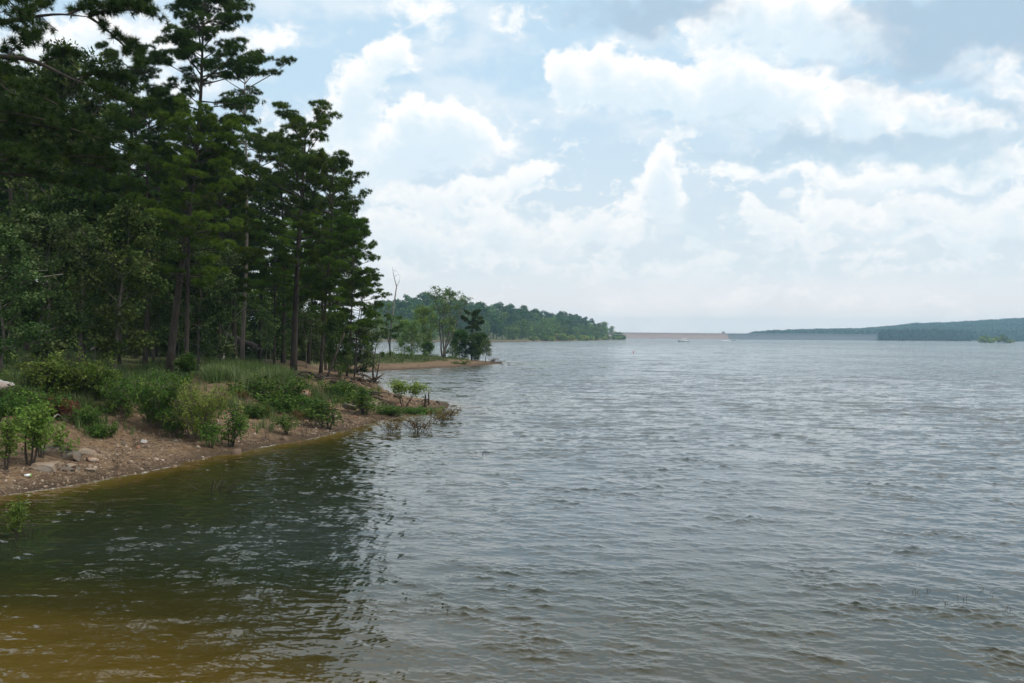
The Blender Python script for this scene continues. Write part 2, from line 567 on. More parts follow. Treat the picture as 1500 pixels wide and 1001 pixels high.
# ---------------------------------------------------------------- water: real waves close by, fine ripples in the normals
dep = np.linspace(math.atan(CAM_H / 10.2), math.atan(CAM_H / 5100), 1250)
wr = np.concatenate([[0.5, 3, 5, 7, 8, 9, 9.6, 9.9], CAM_H / np.tan(dep)])
rr, aa, wx, wy, wq = polar(R(31), 1450, 90, wr)
w_x, w_y, w_r = wx.ravel(), wy.ravel(), rr.ravel()
wt, wd = terr(w_x, w_y)
front = (np.abs(np.where(aa.ravel() > np.pi, aa.ravel() - 2 * np.pi, aa.ravel())) < R(33)) & (w_r < 420) & (w_r > 7)
spacing = np.gradient(wr)[:, None] * np.ones_like(wx)
spc = np.maximum(spacing.ravel(), w_r * R(62) / 1450)
wz = np.zeros_like(w_x)
dxw, dyw = np.zeros_like(w_x), np.zeros_like(w_x)
gust = 0.74 + 0.55 * sstep(0.28, 0.72, fbm(w_x * 0.09 + 3, w_y * 0.05, 41, 4))
lee = 0.62 + 0.38 * sstep(0.5, 16, -wd)
shallow = sstep(0.0, 0.16, -wt)
amp = gust * lee * (0.25 + 0.75 * shallow)
idx = np.nonzero(front & (wd < 1.5))[0]
fx, fy, fs, fa = w_x[idx], w_y[idx], spc[idx], amp[idx]
g2 = np.random.default_rng(5)
acc = np.zeros((3, len(idx)))
NW = 120
pk = fbm(fx * 0.8 + 11, fy * 0.55 + 5, 77, 3)
packet = 0.60 + 1.15 * sstep(0.40, 0.80, pk)
for k in range(NW):
    lam = 0.07 * (2.1 / 0.07) ** (k / (NW - 1)) * g2.uniform(0.9, 1.1)
    th = R(252) + g2.normal() * R(42 if lam < 1.2 else 28)      # travelling towards the near shore
    if lam < 0.6:
        th += g2.normal() * R(18)
    kx, ky = math.cos(th), math.sin(th)
    kk = 2 * math.pi / lam
    slope = 0.0158 * (1.2 if lam < 0.16 else (1.35 if lam < 0.55 else (0.85 if lam < 1.0 else 0.55)))
    a = slope / kk * g2.uniform(0.7, 1.3)
    wgt = sstep(1.4, 3.2, lam / fs)
    use = np.nonzero(wgt > 0.01)[0]
    ph = kk * (kx * fx[use] + ky * fy[use]) + g2.uniform(0, 6.28)
    c, s_ = np.cos(ph), np.sin(ph)
    A = a * fa[use] * wgt[use] * (packet[use] if lam < 0.9 else 1.0)
    acc[2, use] += A * c
    acc[0, use] -= A * kx * s_ * 0.9
    acc[1, use] -= A * ky * s_ * 0.9
rms = np.sqrt(np.mean(acc[2] ** 2))
wz[idx] = acc[2] + 0.14 * (acc[2] ** 2 / rms - rms)          # peaked crests, flat troughs
dxw[idx] = acc[0]
dyw[idx] = acc[1]
depth = np.maximum(-wt, 0)


def water_mat():
    m, nt = new_mat('lake_water')
    g = nt.node('ShaderNodeNewGeometry')
    co, nrm = g.outputs['Position'], g.outputs['Normal']
    d = nt.attr('depth')
    n = nt.noise(co, 0.35, 4, 0.6)
    dn = nt.math('ADD', d, nt.math('MULTIPLY', nt.math('SUBTRACT', n, 0.5), 0.10))
    body = nt.ramp(nt.range(dn, 0.0, 7.0), [(0.0, (0.095, 0.064, 0.030)), (0.017, (0.096, 0.064, 0.016)), (0.042, (0.072, 0.047, 0.008)), (0.085, (0.030, 0.025, 0.006)),
                                            (0.27, (0.014, 0.018, 0.007)), (0.42, (0.016, 0.021, 0.012)), (1.0, (0.034, 0.045, 0.046))])
    # foam lace along the very edge
    fo = nt.noise(co, 3.2, 6, 0.75)
    foam = nt.math('MULTIPLY', nt.range(d, 0.004, 0.11, 1.0, 0.0), nt.range(fo, 0.50, 0.58), clamp=True)
    foam = nt.math('MULTIPLY', foam, nt.range(nt.noise(co, 0.25, 2, 0.5), 0.46, 0.56), clamp=True)
    body = nt.mix(nt.math('MULTIPLY', foam, 0.75), body, rgb(0.62, 0.62, 0.58))
    # ripples: three octaves of normal jitter, stronger in gusts
    v = nt.vmath('MULTIPLY', co, (0.75, 1.5, 1.0))
    half = (0.5, 0.5, 0.5)
    n1 = nt.vmath('SUBTRACT', nt.noise(v, 3.6, 4, 0.65, out=1), half)
    n2 = nt.vmath('SUBTRACT', nt.noise(v, 1.3, 3, 0.6, out=1), half)
    n3 = nt.vmath('SUBTRACT', nt.noise(v, 0.33, 2, 0.55, out=1), half)
    rip = nt.attr('ripple')
    far = nt.attr('unresolved')
    t = nt.vmath('ADD', nt.vmath('SCALE', n1), nt.vmath('SCALE', n2))
    s1, s2 = t.node.inputs[0].links[0].from_node, t.node.inputs[1].links[0].from_node
    nt.set(s1.inputs['Scale'], nt.math('MULTIPLY_ADD', far, 0.62, 0.12))
    nt.set(s2.inputs['Scale'], nt.math('MULTIPLY_ADD', far, 0.75, 0.03))
    s3 = nt.vmath('SCALE', n3)
    nt.set(s3.node.inputs['Scale'], nt.math('MULTIPLY', far, 0.55))
    t = nt.vmath('ADD', t, s3)
    t = nt.vmath('SCALE', t)
    nt.set(t.node.inputs['Scale'], rip)
    t = nt.vmath('MULTIPLY', t, (1, 1, 0))
    lean = nt.node('ShaderNodeCombineXYZ', {0: 0.0, 1: nt.math('MULTIPLY', nt.math('MULTIPLY', far, rip), -0.075), 2: 0.0})   # the steep side of the wavelets faces the near shore
    t = nt.vmath('ADD', t, lean.outputs[0])
    nn = nt.vmath('NORMALIZE', nt.vmath('ADD', nrm, t))
    p = nt.node('ShaderNodeBsdfPrincipled', {'Base Color': body, 'Roughness': nt.math('MULTIPLY_ADD', foam, 0.5, 0.045), 'IOR': 1.38, 'Normal': nn})
    finish(nt, p.outputs[0])
    return m


streak = fbm(w_x * 0.012 + 9, w_y * 0.004, 51, 4)
ripple = (0.62 + 0.62 * sstep(0.30, 0.72, 0.5 * streak + 0.5 * gust / 1.45)) * lee
unres = sstep(13, 60, w_r)
water = obj('water', make_mesh('water', np.stack([w_x + dxw, w_y + dyw, wz], 1), [wq], water_mat(), True,
                               {'depth': depth, 'ripple': ripple, 'unresolved': unres}))
tag(water, 'choppy grey blue lake water', None, kind='structure')

# ---------------------------------------------------------------- plant builders (each returns a wood mesh and a leaf mesh)
def tuft_templates(g, n_blades, length, width, count=4, cone=-0.35):
    out = []
    for _ in range(count):
        ct = g.uniform(cone, 1.0, n_blades)
        ph = g.uniform(0, 2 * np.pi, n_blades)
        st = np.sqrt(1 - ct * ct)
        D = np.stack([st * np.cos(ph), st * np.sin(ph), ct], 1)
        L = g.uniform(0.75, 1.1, n_blades) * length
        side = np.cross(D, g.normal(size=D.shape))
        side /= np.linalg.norm(side, axis=1, keepdims=True)
        b = D * (0.02 * length)
        V = np.stack([b + side * width * 0.5, b - side * width * 0.5, D * L[:, None]], 1).reshape(-1, 3)
        out.append((V, np.arange(n_blades * 3).reshape(-1, 3)))
    return out


def leaf_templates(g, n, size, spread, count=4, flat=0.75, ratio=0.6, up=0.9):
    """clumps of folded kite leaves"""
    out = []
    for _ in range(count):
        c = g.normal(size=(n, 3)) * spread * np.array([1, 1, flat]) * 0.6
        nrm = np.array([0, 0, up]) + g.normal(size=(n, 3)) * 0.75
        Rm = z_to(nrm, g)
        l = size * g.uniform(0.7, 1.2, n)
        t = np.array([(0, -0.5, 0), (ratio / 2, 0.05, -0.10), (0, 0.5, -0.05), (-ratio / 2, 0.05, -0.10)])
        V = np.einsum('nij,kj->nki', Rm, t) * l[:, None, None] + c[:, None]
        out.append((V.reshape(-1, 3), np.arange(n * 4).reshape(-1, 4)))
    return out


def put_clumps(mb, temps, pos, axes, scl, g, tint_c=0.5, tint_v=0.22):
    pos = np.asarray(pos, float)
    n = len(pos)
    if n == 0:
        return
    rot = z_to(np.asarray(axes, float) + g.normal(size=(n, 3)) * 0.25, g)
    t = np.clip(tint_c + g.normal(size=n) * tint_v, 0, 1)
    w = g.integers(0, len(temps), n)
    scl = np.asarray(scl) * g.uniform(0.8, 1.2, n)
    for k, (tv, tf) in enumerate(temps):
        m = w == k
        mb.scatter(tv, tf, pos[m], rot[m], scl[m], t[m])


def curve(p0, d0, length, n, bend, g, wob=0.06):
    """a limb that starts along d0 and bends by the vector bend over its length"""
    t = np.linspace(0, 1, n)[:, None]
    d0 = np.asarray(d0, float)
    P = np.asarray(p0, float) + d0 * length * t + np.asarray(bend, float) * length * t * t
    w = g.normal(size=(n, 3)) * wob * length * 0.35
    w[0] = 0
    return P + np.cumsum(w, 0) * 0.45


def limb_foliage(P, L, g, pos, axes, mb, step=0.42, start=0.3, sub=0.9, fine=True, tufts=3, jit=0.05):
    """needle sprays along both sides of a limb"""
    seg = np.linalg.norm(np.diff(P, axis=0), axis=1)
    s = np.concatenate([[0], np.cumsum(seg)])
    tot = s[-1]
    k = start * tot
    side = 1
    while k < tot:
        f = k / tot
        c = np.array([np.interp(k, s, P[:, i]) for i in range(3)])
        i = min(np.searchsorted(s, k), len(P) - 1)
        d = P[i] - P[i - 1]
        d /= np.linalg.norm(d) + 1e-9
        lat = np.cross(d, (0, 0, 1.0))
        lat /= np.linalg.norm(lat) + 1e-9
        side = -side
        sd = d * g.uniform(0.35, 0.8) + lat * side * g.uniform(0.6, 1.0) + np.array([0, 0, g.uniform(0.0, 0.55)])
        sd /= np.linalg.norm(sd)
        sl = sub * g.uniform(0.55, 1.15) * (1.0 - 0.45 * abs(f - 0.55))
        e = c + sd * sl
        if fine:
            mb.tube([c, (c + e) / 2 + g.normal(size=3) * 0.03, e], [0.016, 0.011, 0.006], 3, cap=False)
        for q in np.linspace(1.0, 0.30, tufts):
            pos.append(c + sd * sl * q + g.normal(size=3) * jit)
            axes.append(sd + np.array([0, 0, 0.5]))
        k += step * g.uniform(0.7, 1.3)
    pos.append(P[-1])
    axes.append(P[-1] - P[-2])


def limb_clumps(P, L, g, pos, axes, mb, size=1.0, dens=1.0):
    """needles gathered in rounded, flattened pads round the outer half of a limb and its forks"""
    n = 1 + int(L / 1.15 + g.random() * 0.7)
    seg = np.linalg.norm(np.diff(P, axis=0), axis=1)
    s = np.concatenate([[0], np.cumsum(seg)])
    for k in range(n):
        f = 1.0 - 0.62 * k / max(n, 1) * g.uniform(0.85, 1.15) if n > 1 else 0.95
        f = min(max(f, 0.3), 1.0)
        c0 = np.array([np.interp(f * s[-1], s, P[:, i]) for i in range(3)])
        d = P[-1] - P[0]
        d = d / (np.linalg.norm(d) + 1e-9)
        lat = np.cross(d, (0, 0, 1.0))
        lat /= np.linalg.norm(lat) + 1e-9
        off = 0.0 if k == 0 else (1 if k % 2 else -1) * g.uniform(0.25, 0.75) * min(1.0, 0.35 * L)
        c = c0 + lat * off + d * g.uniform(0.0, 0.25) + np.array([0, 0, g.uniform(0.02, 0.22)])
        r = size * (0.33 + 0.07 * L) * g.uniform(0.7, 1.2)
        if k:
            mb.tube([c0 - d * 0.2, (c0 + c) / 2 + g.normal(size=3) * 0.03, c], [0.020, 0.014, 0.006], 3, cap=False)
        m = int(dens * 60 * r * r) + 6
        q = g.normal(size=(m, 3))
        q /= np.linalg.norm(q, axis=1, keepdims=True)
        q *= g.uniform(0.25, 1.0, (m, 1)) ** 0.5
        w = c + q * r * np.array([1, 1, 0.36]) + d * q[:, :1] * 0.15
        pos.extend(w)
        axes.extend(q * np.array([1, 1, 0.8]) + d * 0.4 + np.array([0, 0, 0.55]))
        for t in range(3):
            e = w[t]
            mb.tube([c0, (c0 + e) / 2 + g.normal(size=3) * 0.03, e], [0.012, 0.009, 0.004], 3, cap=False)


def pine(seed, H, cb=0.42, wmax=3.0, r0=0.19, dens=1.0, gap=0.12, mat='pine', bark='bark_pine', round_=0.8, blades=40, blen=0.25, bw=0.026, wob=0.15,
         droop=0.0, side=None, dead=4, bare=None, sub=1.05, step=0.27, dz=1.0):
    g = np.random.default_rng(seed)
    wood, crown = MB(), MB()
    nz = 16
    zz = np.linspace(0, H, nz)
    ph = g.uniform(0, 6.28, 2)
    T = np.stack([wob * np.sin(zz / H * 4.2 + ph[0]) * zz / H, wob * np.sin(zz / H * 3.1 + ph[1]) * zz / H, zz], 1)
    T[:, :2] -= T[0, :2]
    rad = r0 * (1 - 0.86 * (zz / H) ** 1.15)
    rad[0] *= 1.28
    T0 = T.copy()
    T0[0, 2] = -0.5
    wood.tube(T0, rad, 9)

    def trunk_at(z):
        return np.array([np.interp(z, zz, T[:, i]) for i in range(3)])
    pos, axes = [], []
    z = cb * H
    az = g.uniform(0, 6.28)
    while z < H * 0.985:
        t = (z - cb * H) / (H - cb * H)
        prof = min(1.0, 0.58 + 0.68 * t) * max(0.0, 1 - t ** (3.0 + round_)) ** 0.55 + 0.14
        n = int(g.integers(2, 5))
        for k in range(n):
            az += 2 * np.pi / n + g.normal() * 0.5
            if g.random() < gap or (bare and bare[0] < t < bare[1] and g.random() < 0.75):
                continue
            L = wmax * prof * g.uniform(0.62, 1.18)
            if side is not None:
                L *= 1 + side[1] * math.cos(az - side[0])
            L = max(L, 0.35)
            up = 0.10 + 0.65 * t ** 1.5 + g.normal() * 0.10 - droop * (1 - t)
            d = np.array([math.cos(az), math.sin(az), up])
            d /= np.linalg.norm(d)
            P = curve(trunk_at(z + g.uniform(-0.2, 0.2)), d, L, 6, (0, 0, 0.10 - droop * 0.45 * (1 - t)), g)
            rb = 0.012 + 0.012 * L
            wood.tube(P, np.linspace(rb, 0.010, 6), 5, cap=False)
            limb_clumps(P, L, g, pos, axes, wood, sub / 1.05, dens)
        z += dz * g.uniform(0.47, 0.84) * (1.0 if t < 0.85 else 0.5)
    for k in range(4):
        pos.append(trunk_at(H - k * 0.15) + g.normal(size=3) * 0.08)
        axes.append((0, 0, 1.0))
    for k in range(dead):                                   # dead snags under the crown
        z = g.uniform(0.16, cb) * H
        a = g.uniform(0, 6.28)
        P = curve(trunk_at(z), (math.cos(a), math.sin(a), g.uniform(-0.1, 0.3)), g.uniform(0.6, 1.8), 5, (0, 0, g.uniform(-0.3, 0.1)), g)
        wood.tube(P, np.linspace(0.03, 0.008, 5), 4, cap=False)
    temps = tuft_templates(g, blades, blen, bw)
    pos = np.array(pos)
    # slow drift of tone through the crown, as one spray is older than the next
    tone = 0.5 + 0.5 * (fbm(pos[:, 0] * 0.8 + 40, pos[:, 2] * 0.8 + pos[:, 1] * 0.5 + 40, seed, 2) - 0.5)
    put_clumps(crown, temps, pos, np.array(axes), np.ones(len(pos)), g, tone, 0.16)
    return wood.mesh('pine_trunk', M[bark], True), crown.mesh('pine_crown', M[mat]), H


def broadleaf(seed, H, spread=2.6, cb=0.25, r0=0.12, mat='oak', bark='bark_oak', leaf=0.17, n_leaf=15, clump=0.30, limbs=14, twigs=6, wob=0.35, stems=1, up=0.55, rnd=0.7, bare=0.0, flat=0.75, dense=1.0):
    g = np.random.default_rng(seed)
    wood, crown = MB(), MB()
    pos = []
    for s in range(stems):
        a0 = g.uniform(0, 6.28) if stems > 1 else 0
        off = np.array([math.cos(a0), math.sin(a0), 0]) * (0.18 if stems > 1 else 0)
        hh = H * (g.uniform(0.78, 1.0) if stems > 1 else 1.0)
        nz = 9
        zz = np.linspace(0, hh * 0.92, nz)
        T = np.cumsum(np.concatenate([[np.zeros(3)], np.stack([g.normal(size=nz - 1) * wob * 0.30, g.normal(size=nz - 1) * wob * 0.30, np.diff(zz)], 1)]), 0) + off
        if stems > 1:
            T[:, :2] += np.outer((zz / hh) ** 1.2, [math.cos(a0), math.sin(a0)]) * spread * 0.45
        T[0, 2] = -0.3
        wood.tube(T, r0 * (1 - 0.85 * np.linspace(0, 1, nz)) * (0.75 if stems > 1 else 1), 7)
        az = g.uniform(0, 6.28)
        for k in range(limbs):
            t = (k + g.uniform(0, 0.9)) / limbs
            z = hh * (cb + (0.92 - cb) * t)
            az += 2.4 + g.normal() * 0.5
            prof = (0.55 + 1.3 * t * (1 - t) ** 0.7) * (1 - 0.55 * t ** 3)
            L = spread * prof * g.uniform(0.65, 1.15) * (0.7 if stems > 1 else 1)
            c = np.array([np.interp(z, np.maximum(T[:, 2], 0), T[:, i]) for i in range(3)])
            d = np.array([math.cos(az), math.sin(az), up * g.uniform(0.3, 1.3) + 0.5 * t])
            d /= np.linalg.norm(d)
            P = curve(c, d, L, 6, (0, 0, 0.12), g, 0.12)
            rb = r0 * (0.16 + 0.20 * L / spread)
            wood.tube(P, np.linspace(rb, 0.008, 6), 4, cap=False)
            leafless = g.random() < bare
            for q in range(twigs):
                f = g.uniform(0.3, 1.0)
                b = P[0] + (P[-1] - P[0]) * f
                i = int(f * 4.99)
                b = P[i] + (P[i + 1] - P[i]) * (f * 4.99 - i)
                tl = L * g.uniform(0.18, 0.42)
                td = g.normal(size=3) * np.array([1, 1, 0.6]) + d * 0.5 + np.array([0, 0, 0.35])
                td /= np.linalg.norm(td)
                e = b + td * tl
                wood.tube([b, (b + e) / 2 + g.normal(size=3) * tl * 0.06, e], [max(0.006, rb * 0.4), 0.007, 0.004], 3, cap=False)
                if not leafless:
                    m = max(1, int(round(2.2 * dense * g.uniform(0.6, 1.4))))
                    for _ in range(m):
                        pos.append(b + td * tl * g.uniform(0.35, 1.1) + g.normal(size=3) * clump * rnd * 0.55)
    pos = np.array(pos)
    tone = 0.5 + 0.7 * (fbm(pos[:, 0] * 0.9 + 40, pos[:, 2] * 0.9 + pos[:, 1] * 0.5 + 40, seed, 2) - 0.5)
    temps = leaf_templates(g, n_leaf, leaf, clump, flat=flat)
    axes = np.tile([0, 0, 1.0], (len(pos), 1))
    put_clumps(crown, temps, pos, axes, np.ones(len(pos)), g, tone, 0.2)
    return wood.mesh('tree_trunk', M[bark], True), crown.mesh('tree_crown', M[mat]), H


def shrub(seed, H, spread, stems=7, mat='shrub_dark', bark='twig', leaf=0.10, n_leaf=12, clump=0.15, twigs=7, r0=0.022, low=0.35, bare=0.0, flat=0.8, wide=0.6):
    g = np.random.default_rng(seed)
    wood, crown = MB(), MB()
    pos = []
    for s in range(stems):
        a = g.uniform(0, 6.28)
        out = g.uniform(0.15, 1.0)
        d = np.array([math.cos(a) * out * spread / H * wide, math.sin(a) * out * spread / H * wide, 1.0])
        L = H * g.uniform(0.65, 0.95) / (1 + 0.12 * out)
        b0 = np.array([math.cos(a), math.sin(a), 0]) * g.uniform(0, 0.12) * spread
        b0[2] = -0.15
        P = curve(b0, d, L, 6, (math.cos(a) * 0.18 * out * spread / H, math.sin(a) * 0.18 * out * spread / H, -0.06), g, 0.13)
        wood.tube(P, np.linspace(r0, 0.007, 6), 5, cap=False)
        for q in range(twigs):
            f = g.uniform(low, 1.0)
            i = int(f * 4.99)
            b = P[i] + (P[i + 1] - P[i]) * (f * 4.99 - i)
            td = g.normal(size=3) * np.array([1, 1, 0.45]) + np.array([0, 0, 0.35])
            td /= np.linalg.norm(td)
            tl = spread * (g.uniform(0.10, 0.30) if g.random() < 0.75 else g.uniform(0.3, 0.5))
            e = b + td * tl
            wood.tube([b, (b + e) / 2 + g.normal(size=3) * 0.02, e], [r0 * 0.4, r0 * 0.28, 0.003], 3, cap=False)
            if g.random() >= bare:
                for _ in range(int(g.integers(1, 4))):
                    pos.append(b + td * tl * g.uniform(0.4, 1.1) + g.normal(size=3) * clump * 0.4)
    if not pos:
        pos = [np.array([0, 0, H * 0.5])]
    pos = np.array(pos)
    temps = leaf_templates(g, n_leaf, leaf, clump, flat=flat)
    tone = 0.5 + 0.6 * (fbm(pos[:, 0] * 2.2 + 40, pos[:, 2] * 2.2 + pos[:, 1] + 40, seed, 2) - 0.5)
    put_clumps(crown, temps, pos, np.tile([0, 0, 1.0], (len(pos), 1)), np.ones(len(pos)), g, tone, 0.2)
    return wood.mesh('shrub_stems', M[bark], True), crown.mesh('shrub_leaves', M[mat]), H


def far_tree(seed, H, W, mat, kind='oak', cards=700, card=0.75):
    g = np.random.default_rng(seed)
    wood, crown = MB(), MB()
    wood.tube([(0, 0, -1), (0.1, 0, H * 0.4), (0, 0.1, H * 0.9)], [W * 0.035, W * 0.028, 0.05], 6)
    nl = 22 if kind == 'oak' else 26
    lobes = []
    for k in range(nl):
        if kind == 'pine':
            t = g.uniform(0.22, 0.97)
            r = W * 0.42 * min(1, 0.5 + t) * (1 - t ** 4) ** 0.6 * math.sqrt(g.uniform(0.15, 1))
            lr = W * g.uniform(0.13, 0.22)
        else:
            t = g.uniform(0.12, 0.92)
            r = W * 0.46 * math.sin(math.pi * min(1, (t - 0.08) * 0.98)) ** 0.6 * math.sqrt(g.uniform(0.2, 1))
            lr = W * g.uniform(0.15, 0.25)
        a = g.uniform(0, 6.28)
        lobes.append((r * math.cos(a), r * math.sin(a), t * H, lr))
    lobes = np.array(lobes)
    w = g.integers(0, nl, cards)
    D = g.normal(size=(cards, 3)) * np.array([1, 1, 0.9])
    D /= np.linalg.norm(D, axis=1, keepdims=True)
    P = lobes[w, :3] + D * (lobes[w, 3] * g.uniform(0.55, 1.05, cards))[:, None] * np.array([1, 1, 0.62 if kind == 'pine' else 0.85])
    rot = z_to(D + g.normal(size=D.shape) * 0.55 + np.array([0, 0, 0.35]), g)
    tv = np.array([(-0.5, -0.5, 0), (0.55, -0.35, -0.12), (0.4, 0.55, 0), (-0.45, 0.4, -0.15)])
    tone = np.clip(0.5 + (g.normal(size=nl) * 0.18)[w] + g.normal(size=cards) * 0.16, 0, 1)
    crown.scatter(tv, np.array([[0, 1, 2, 3]]), P, rot, card * g.uniform(0.6, 1.25, cards), tone)
    return wood.mesh('far_trunk', M['bark_pine']), crown.mesh('far_crown', M[mat]), H


def plant(name, meshes, loc, label, cat, group=None, height=None, rotz=None, lean=(0, 0), wide=1.0, parts=('trunk', 'crown')):
    wood, leaves, H = meshes
    s = (height / H) if height else 1.0
    e = empty(name, loc, label, cat, group, random.uniform(0, 6.28) if rotz is None else rotz, (s * wide, s * wide, s), lean)
    obj(parts[0], wood, e)
    if leaves is not None:
        obj(parts[1], leaves, e)
    return e


def rock_mesh(seed, size, mat, flat=1.0, rough=0.35, sub=4, blocky=0.5):
    g = np.random.default_rng(seed)
    import bmesh
    bm = bmesh.new()
    bmesh.ops.create_icosphere(bm, subdivisions=sub, radius=1.0)
    V = np.array([v.co[:] for v in bm.verts])
    Fc = np.array([[v.index for v in f.verts] for f in bm.faces])
    bm.free()
    planes = g.normal(size=(16, 3)) * np.array([1, 1, 1.3])
    planes /= np.linalg.norm(planes, axis=1, keepdims=True)
    for p in planes:                                        # broken facets
        h = g.uniform(0.50, 0.86)
        d = V @ p
        V = np.where((d > h)[:, None], V - p * ((d - h) * (0.8 + 0.4 * blocky))[:, None], V)
    n = fbm(V[:, 0] * 1.7 + 9 + seed, V[:, 1] * 1.7 + V[:, 2] * 1.3 + 9, seed, 4) - 0.5
    n2 = fbm(V[:, 0] * 6 + 3, V[:, 1] * 6 + V[:, 2] * 5 + 3, seed + 5, 3) - 0.5
    V = V * (1 + rough * n + 0.12 * n2)[:, None]
    V = V * np.asarray(size) * 0.5
    V[:, 2] *= flat
    return make_mesh('rock', V, [Fc], M[mat], True)

# ---------------------------------------------------------------- the wood on the bank
V_TALL = pine(101, 24, cb=0.48, wmax=3.0, r0=0.25, dens=1.15, gap=0.04, mat='pine_dark', wob=0.5, dead=4, sub=1.08, dz=0.78)
V_SPARSE = pine(102, 21, cb=0.74, wmax=3.0, r0=0.17, dens=1.1, gap=0.15, mat='pine', bark='bark_pale', wob=0.35, dead=8, bare=(0.12, 0.42))
V_DENSE = pine(103, 17, cb=0.30, wmax=3.9, r0=0.24, dens=1.05, gap=0.08, mat='pine', round_=1.4, wob=0.2)
V_DENSE2 = pine(104, 17, cb=0.34, wmax=3.3, r0=0.17, dens=1.0, gap=0.10, mat='pine', round_=0.6, wob=0.3, droop=0.12)
V_SLIM = pine(105, 12, cb=0.34, wmax=2.1, r0=0.09, dens=0.95, gap=0.12, mat='pine', droop=0.2, wob=0.3, dead=5)
V_YELLOW = pine(106, 17, cb=0.36, wmax=3.3, r0=0.16, dens=1.0, gap=0.10, mat='pine_yellow', wob=0.3)
V_DARK = pine(107, 21, cb=0.40, wmax=3.8, r0=0.25, dens=1.0, gap=0.08, mat='pine_dark', round_=1.3, wob=0.25)
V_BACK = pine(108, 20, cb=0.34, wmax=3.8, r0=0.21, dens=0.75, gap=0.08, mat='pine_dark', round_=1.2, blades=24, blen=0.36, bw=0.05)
V_OAK = broadleaf(111, 11, 3.6, 0.12, 0.15, 'oak', limbs=20, twigs=10, leaf=0.24, clump=0.36, n_leaf=22, dense=1.1)
V_OAK2 = broadleaf(112, 9, 3.4, 0.08, 0.12, 'oak_cool', limbs=19, twigs=10, leaf=0.23, clump=0.34, n_leaf=22, dense=1.1)
V_OAK3 = broadleaf(113, 17, 4.4, 0.30, 0.20, 'oak', limbs=26, twigs=10, leaf=0.25, clump=0.42, n_leaf=20, dense=1.1)
V_SAP = broadleaf(114, 5, 1.3, 0.30, 0.035, 'oak_cool', limbs=11, twigs=5, leaf=0.15, clump=0.20, n_leaf=12)
V_BUSHY = broadleaf(115, 6, 2.7, 0.03, 0.07, 'oak', limbs=22, twigs=9, leaf=0.22, clump=0.34, n_leaf=18)


def tree(var, base, ptop, label, cat, group=None, name='pine_tree', rotz=None, wide=1.0):
    """base: Vector; ptop: photo place of the tip"""
    h = top_h(ptop[0], ptop[1], base)
    tipx = ray(ptop[0], 500).x * base.y
    ang = math.atan2(tipx - base.x, h)
    return plant(name, var, base - Vector((0, 0, 0.05)), label, cat, group, h, rotz, (0, ang), wide)


T1 = gp(248, 546)
tree(V_DENSE2, at(212, T1.y + 2), (222, 150), 'thick needled pine right beside the tallest trunk on its landward side', 'pine', rotz=2.9)
tree(V_YELLOW, at(322, T1.y + 8), (318, 262), 'smaller yellow green pine between the tallest and the slender trunk', 'pine', rotz=4.2, wide=1.1)

tree(V_TALL, T1, (302, -18), 'tallest pine with a long bare trunk and open layered crown above the wood', 'pine', rotz=0.4)
tree(V_SPARSE, gp(354, 530), (362, 105), 'slender pine with a bare pale upper trunk and a few thin tufted limbs', 'pine', rotz=1.2)
tree(V_DENSE, gp(430, 543), (442, 186), 'full rounded pine on a thick dark trunk near the edge of the wood', 'pine', rotz=2.0)
tree(V_DENSE2, gp(470, 547), (486, 236), 'broad shouldered pine standing last but two towards the open water', 'pine', rotz=0.3, wide=0.85)
tree(V_SLIM, gp(508, 551), (518, 330), 'slim dark pine at the eroded lip of the bank, second from the water', 'pine', rotz=4.0, wide=0.95)
tree(V_SLIM, gp(519, 555), (532, 402), 'small drooping pine at the very end of the bank, closest to the open water', 'pine', rotz=1.0, wide=1.1)
tree(V_YELLOW, at(272, T1.y - 1.5), (288, 176), 'yellowish green pine in front of the tallest pine', 'pine', rotz=3.0)
tree(V_DENSE2, at(380, 82), (383, 205), 'mid green pine growing against the slender bare topped pine', 'pine', rotz=2.2)
tree(V_DARK, at(172, 56), (190, 90), 'dense dark green pine with a broad crown beside the overhanging limbs', 'pine', rotz=0.9)
tree(V_DENSE, at(322, 92), (322, 235), 'dark pine filling the gap between the tallest and the slender pine', 'pine', rotz=5.0)
tree(V_YELLOW, at(402, 72), (402, 330), 'shorter yellow green pine behind the full rounded pine', 'pine', rotz=1.0)
tree(V_DARK, at(225, 74), (232, 168), 'dark pine standing behind the tallest trunk', 'pine', rotz=2.5)
tree(V_DENSE, at(484, 80), (482, 268), 'round crowned pine showing between the broad shouldered pine and the slim pines', 'pine', rotz=0.2, wide=0.8)
tree(V_YELLOW, at(478, 70), (470, 330), 'short yellow green pine below the full rounded pine', 'pine', rotz=2.8, wide=1.1)
tree(V_DENSE2, at(415, 78), (413, 215), 'pine filling in behind the full rounded pine', 'pine', rotz=1.8, wide=1.1)
tree(V_DARK, at(345, 76), (335, 285), 'short dense pine under the bare trunk of the slender pine', 'pine', rotz=1.8, wide=1.2)
tree(V_SLIM, at(490, 74), (502, 345), 'thin pine just behind the broad shouldered pine', 'pine', rotz=2.5, wide=1.0)
tree(V_DENSE2, at(452, 84), (468, 290), 'drooping pine seen between two thick trunks at the edge of the wood', 'pine', rotz=4.5)
tree(V_DARK, at(120, 62), (112, 120), 'dark pine between the two broadleaf oaks', 'pine', rotz=1.5)
tree(V_DARK, at(20, 60), (10, 110), 'dark pine half hidden behind the overhanging limbs', 'pine', rotz=3.3)
tree(V_OAK3, at(66, 52), (78, 56), 'tall oak with speckled yellow green leaves below the overhanging pine limbs', 'oak', name='oak_tree', rotz=0.4, wide=0.85)
tree(V_OAK, at(165, 45), (182, 300), 'oak with pale grey green leaf sprays above the dark broad shrub', 'oak', name='oak_tree', rotz=1.4)
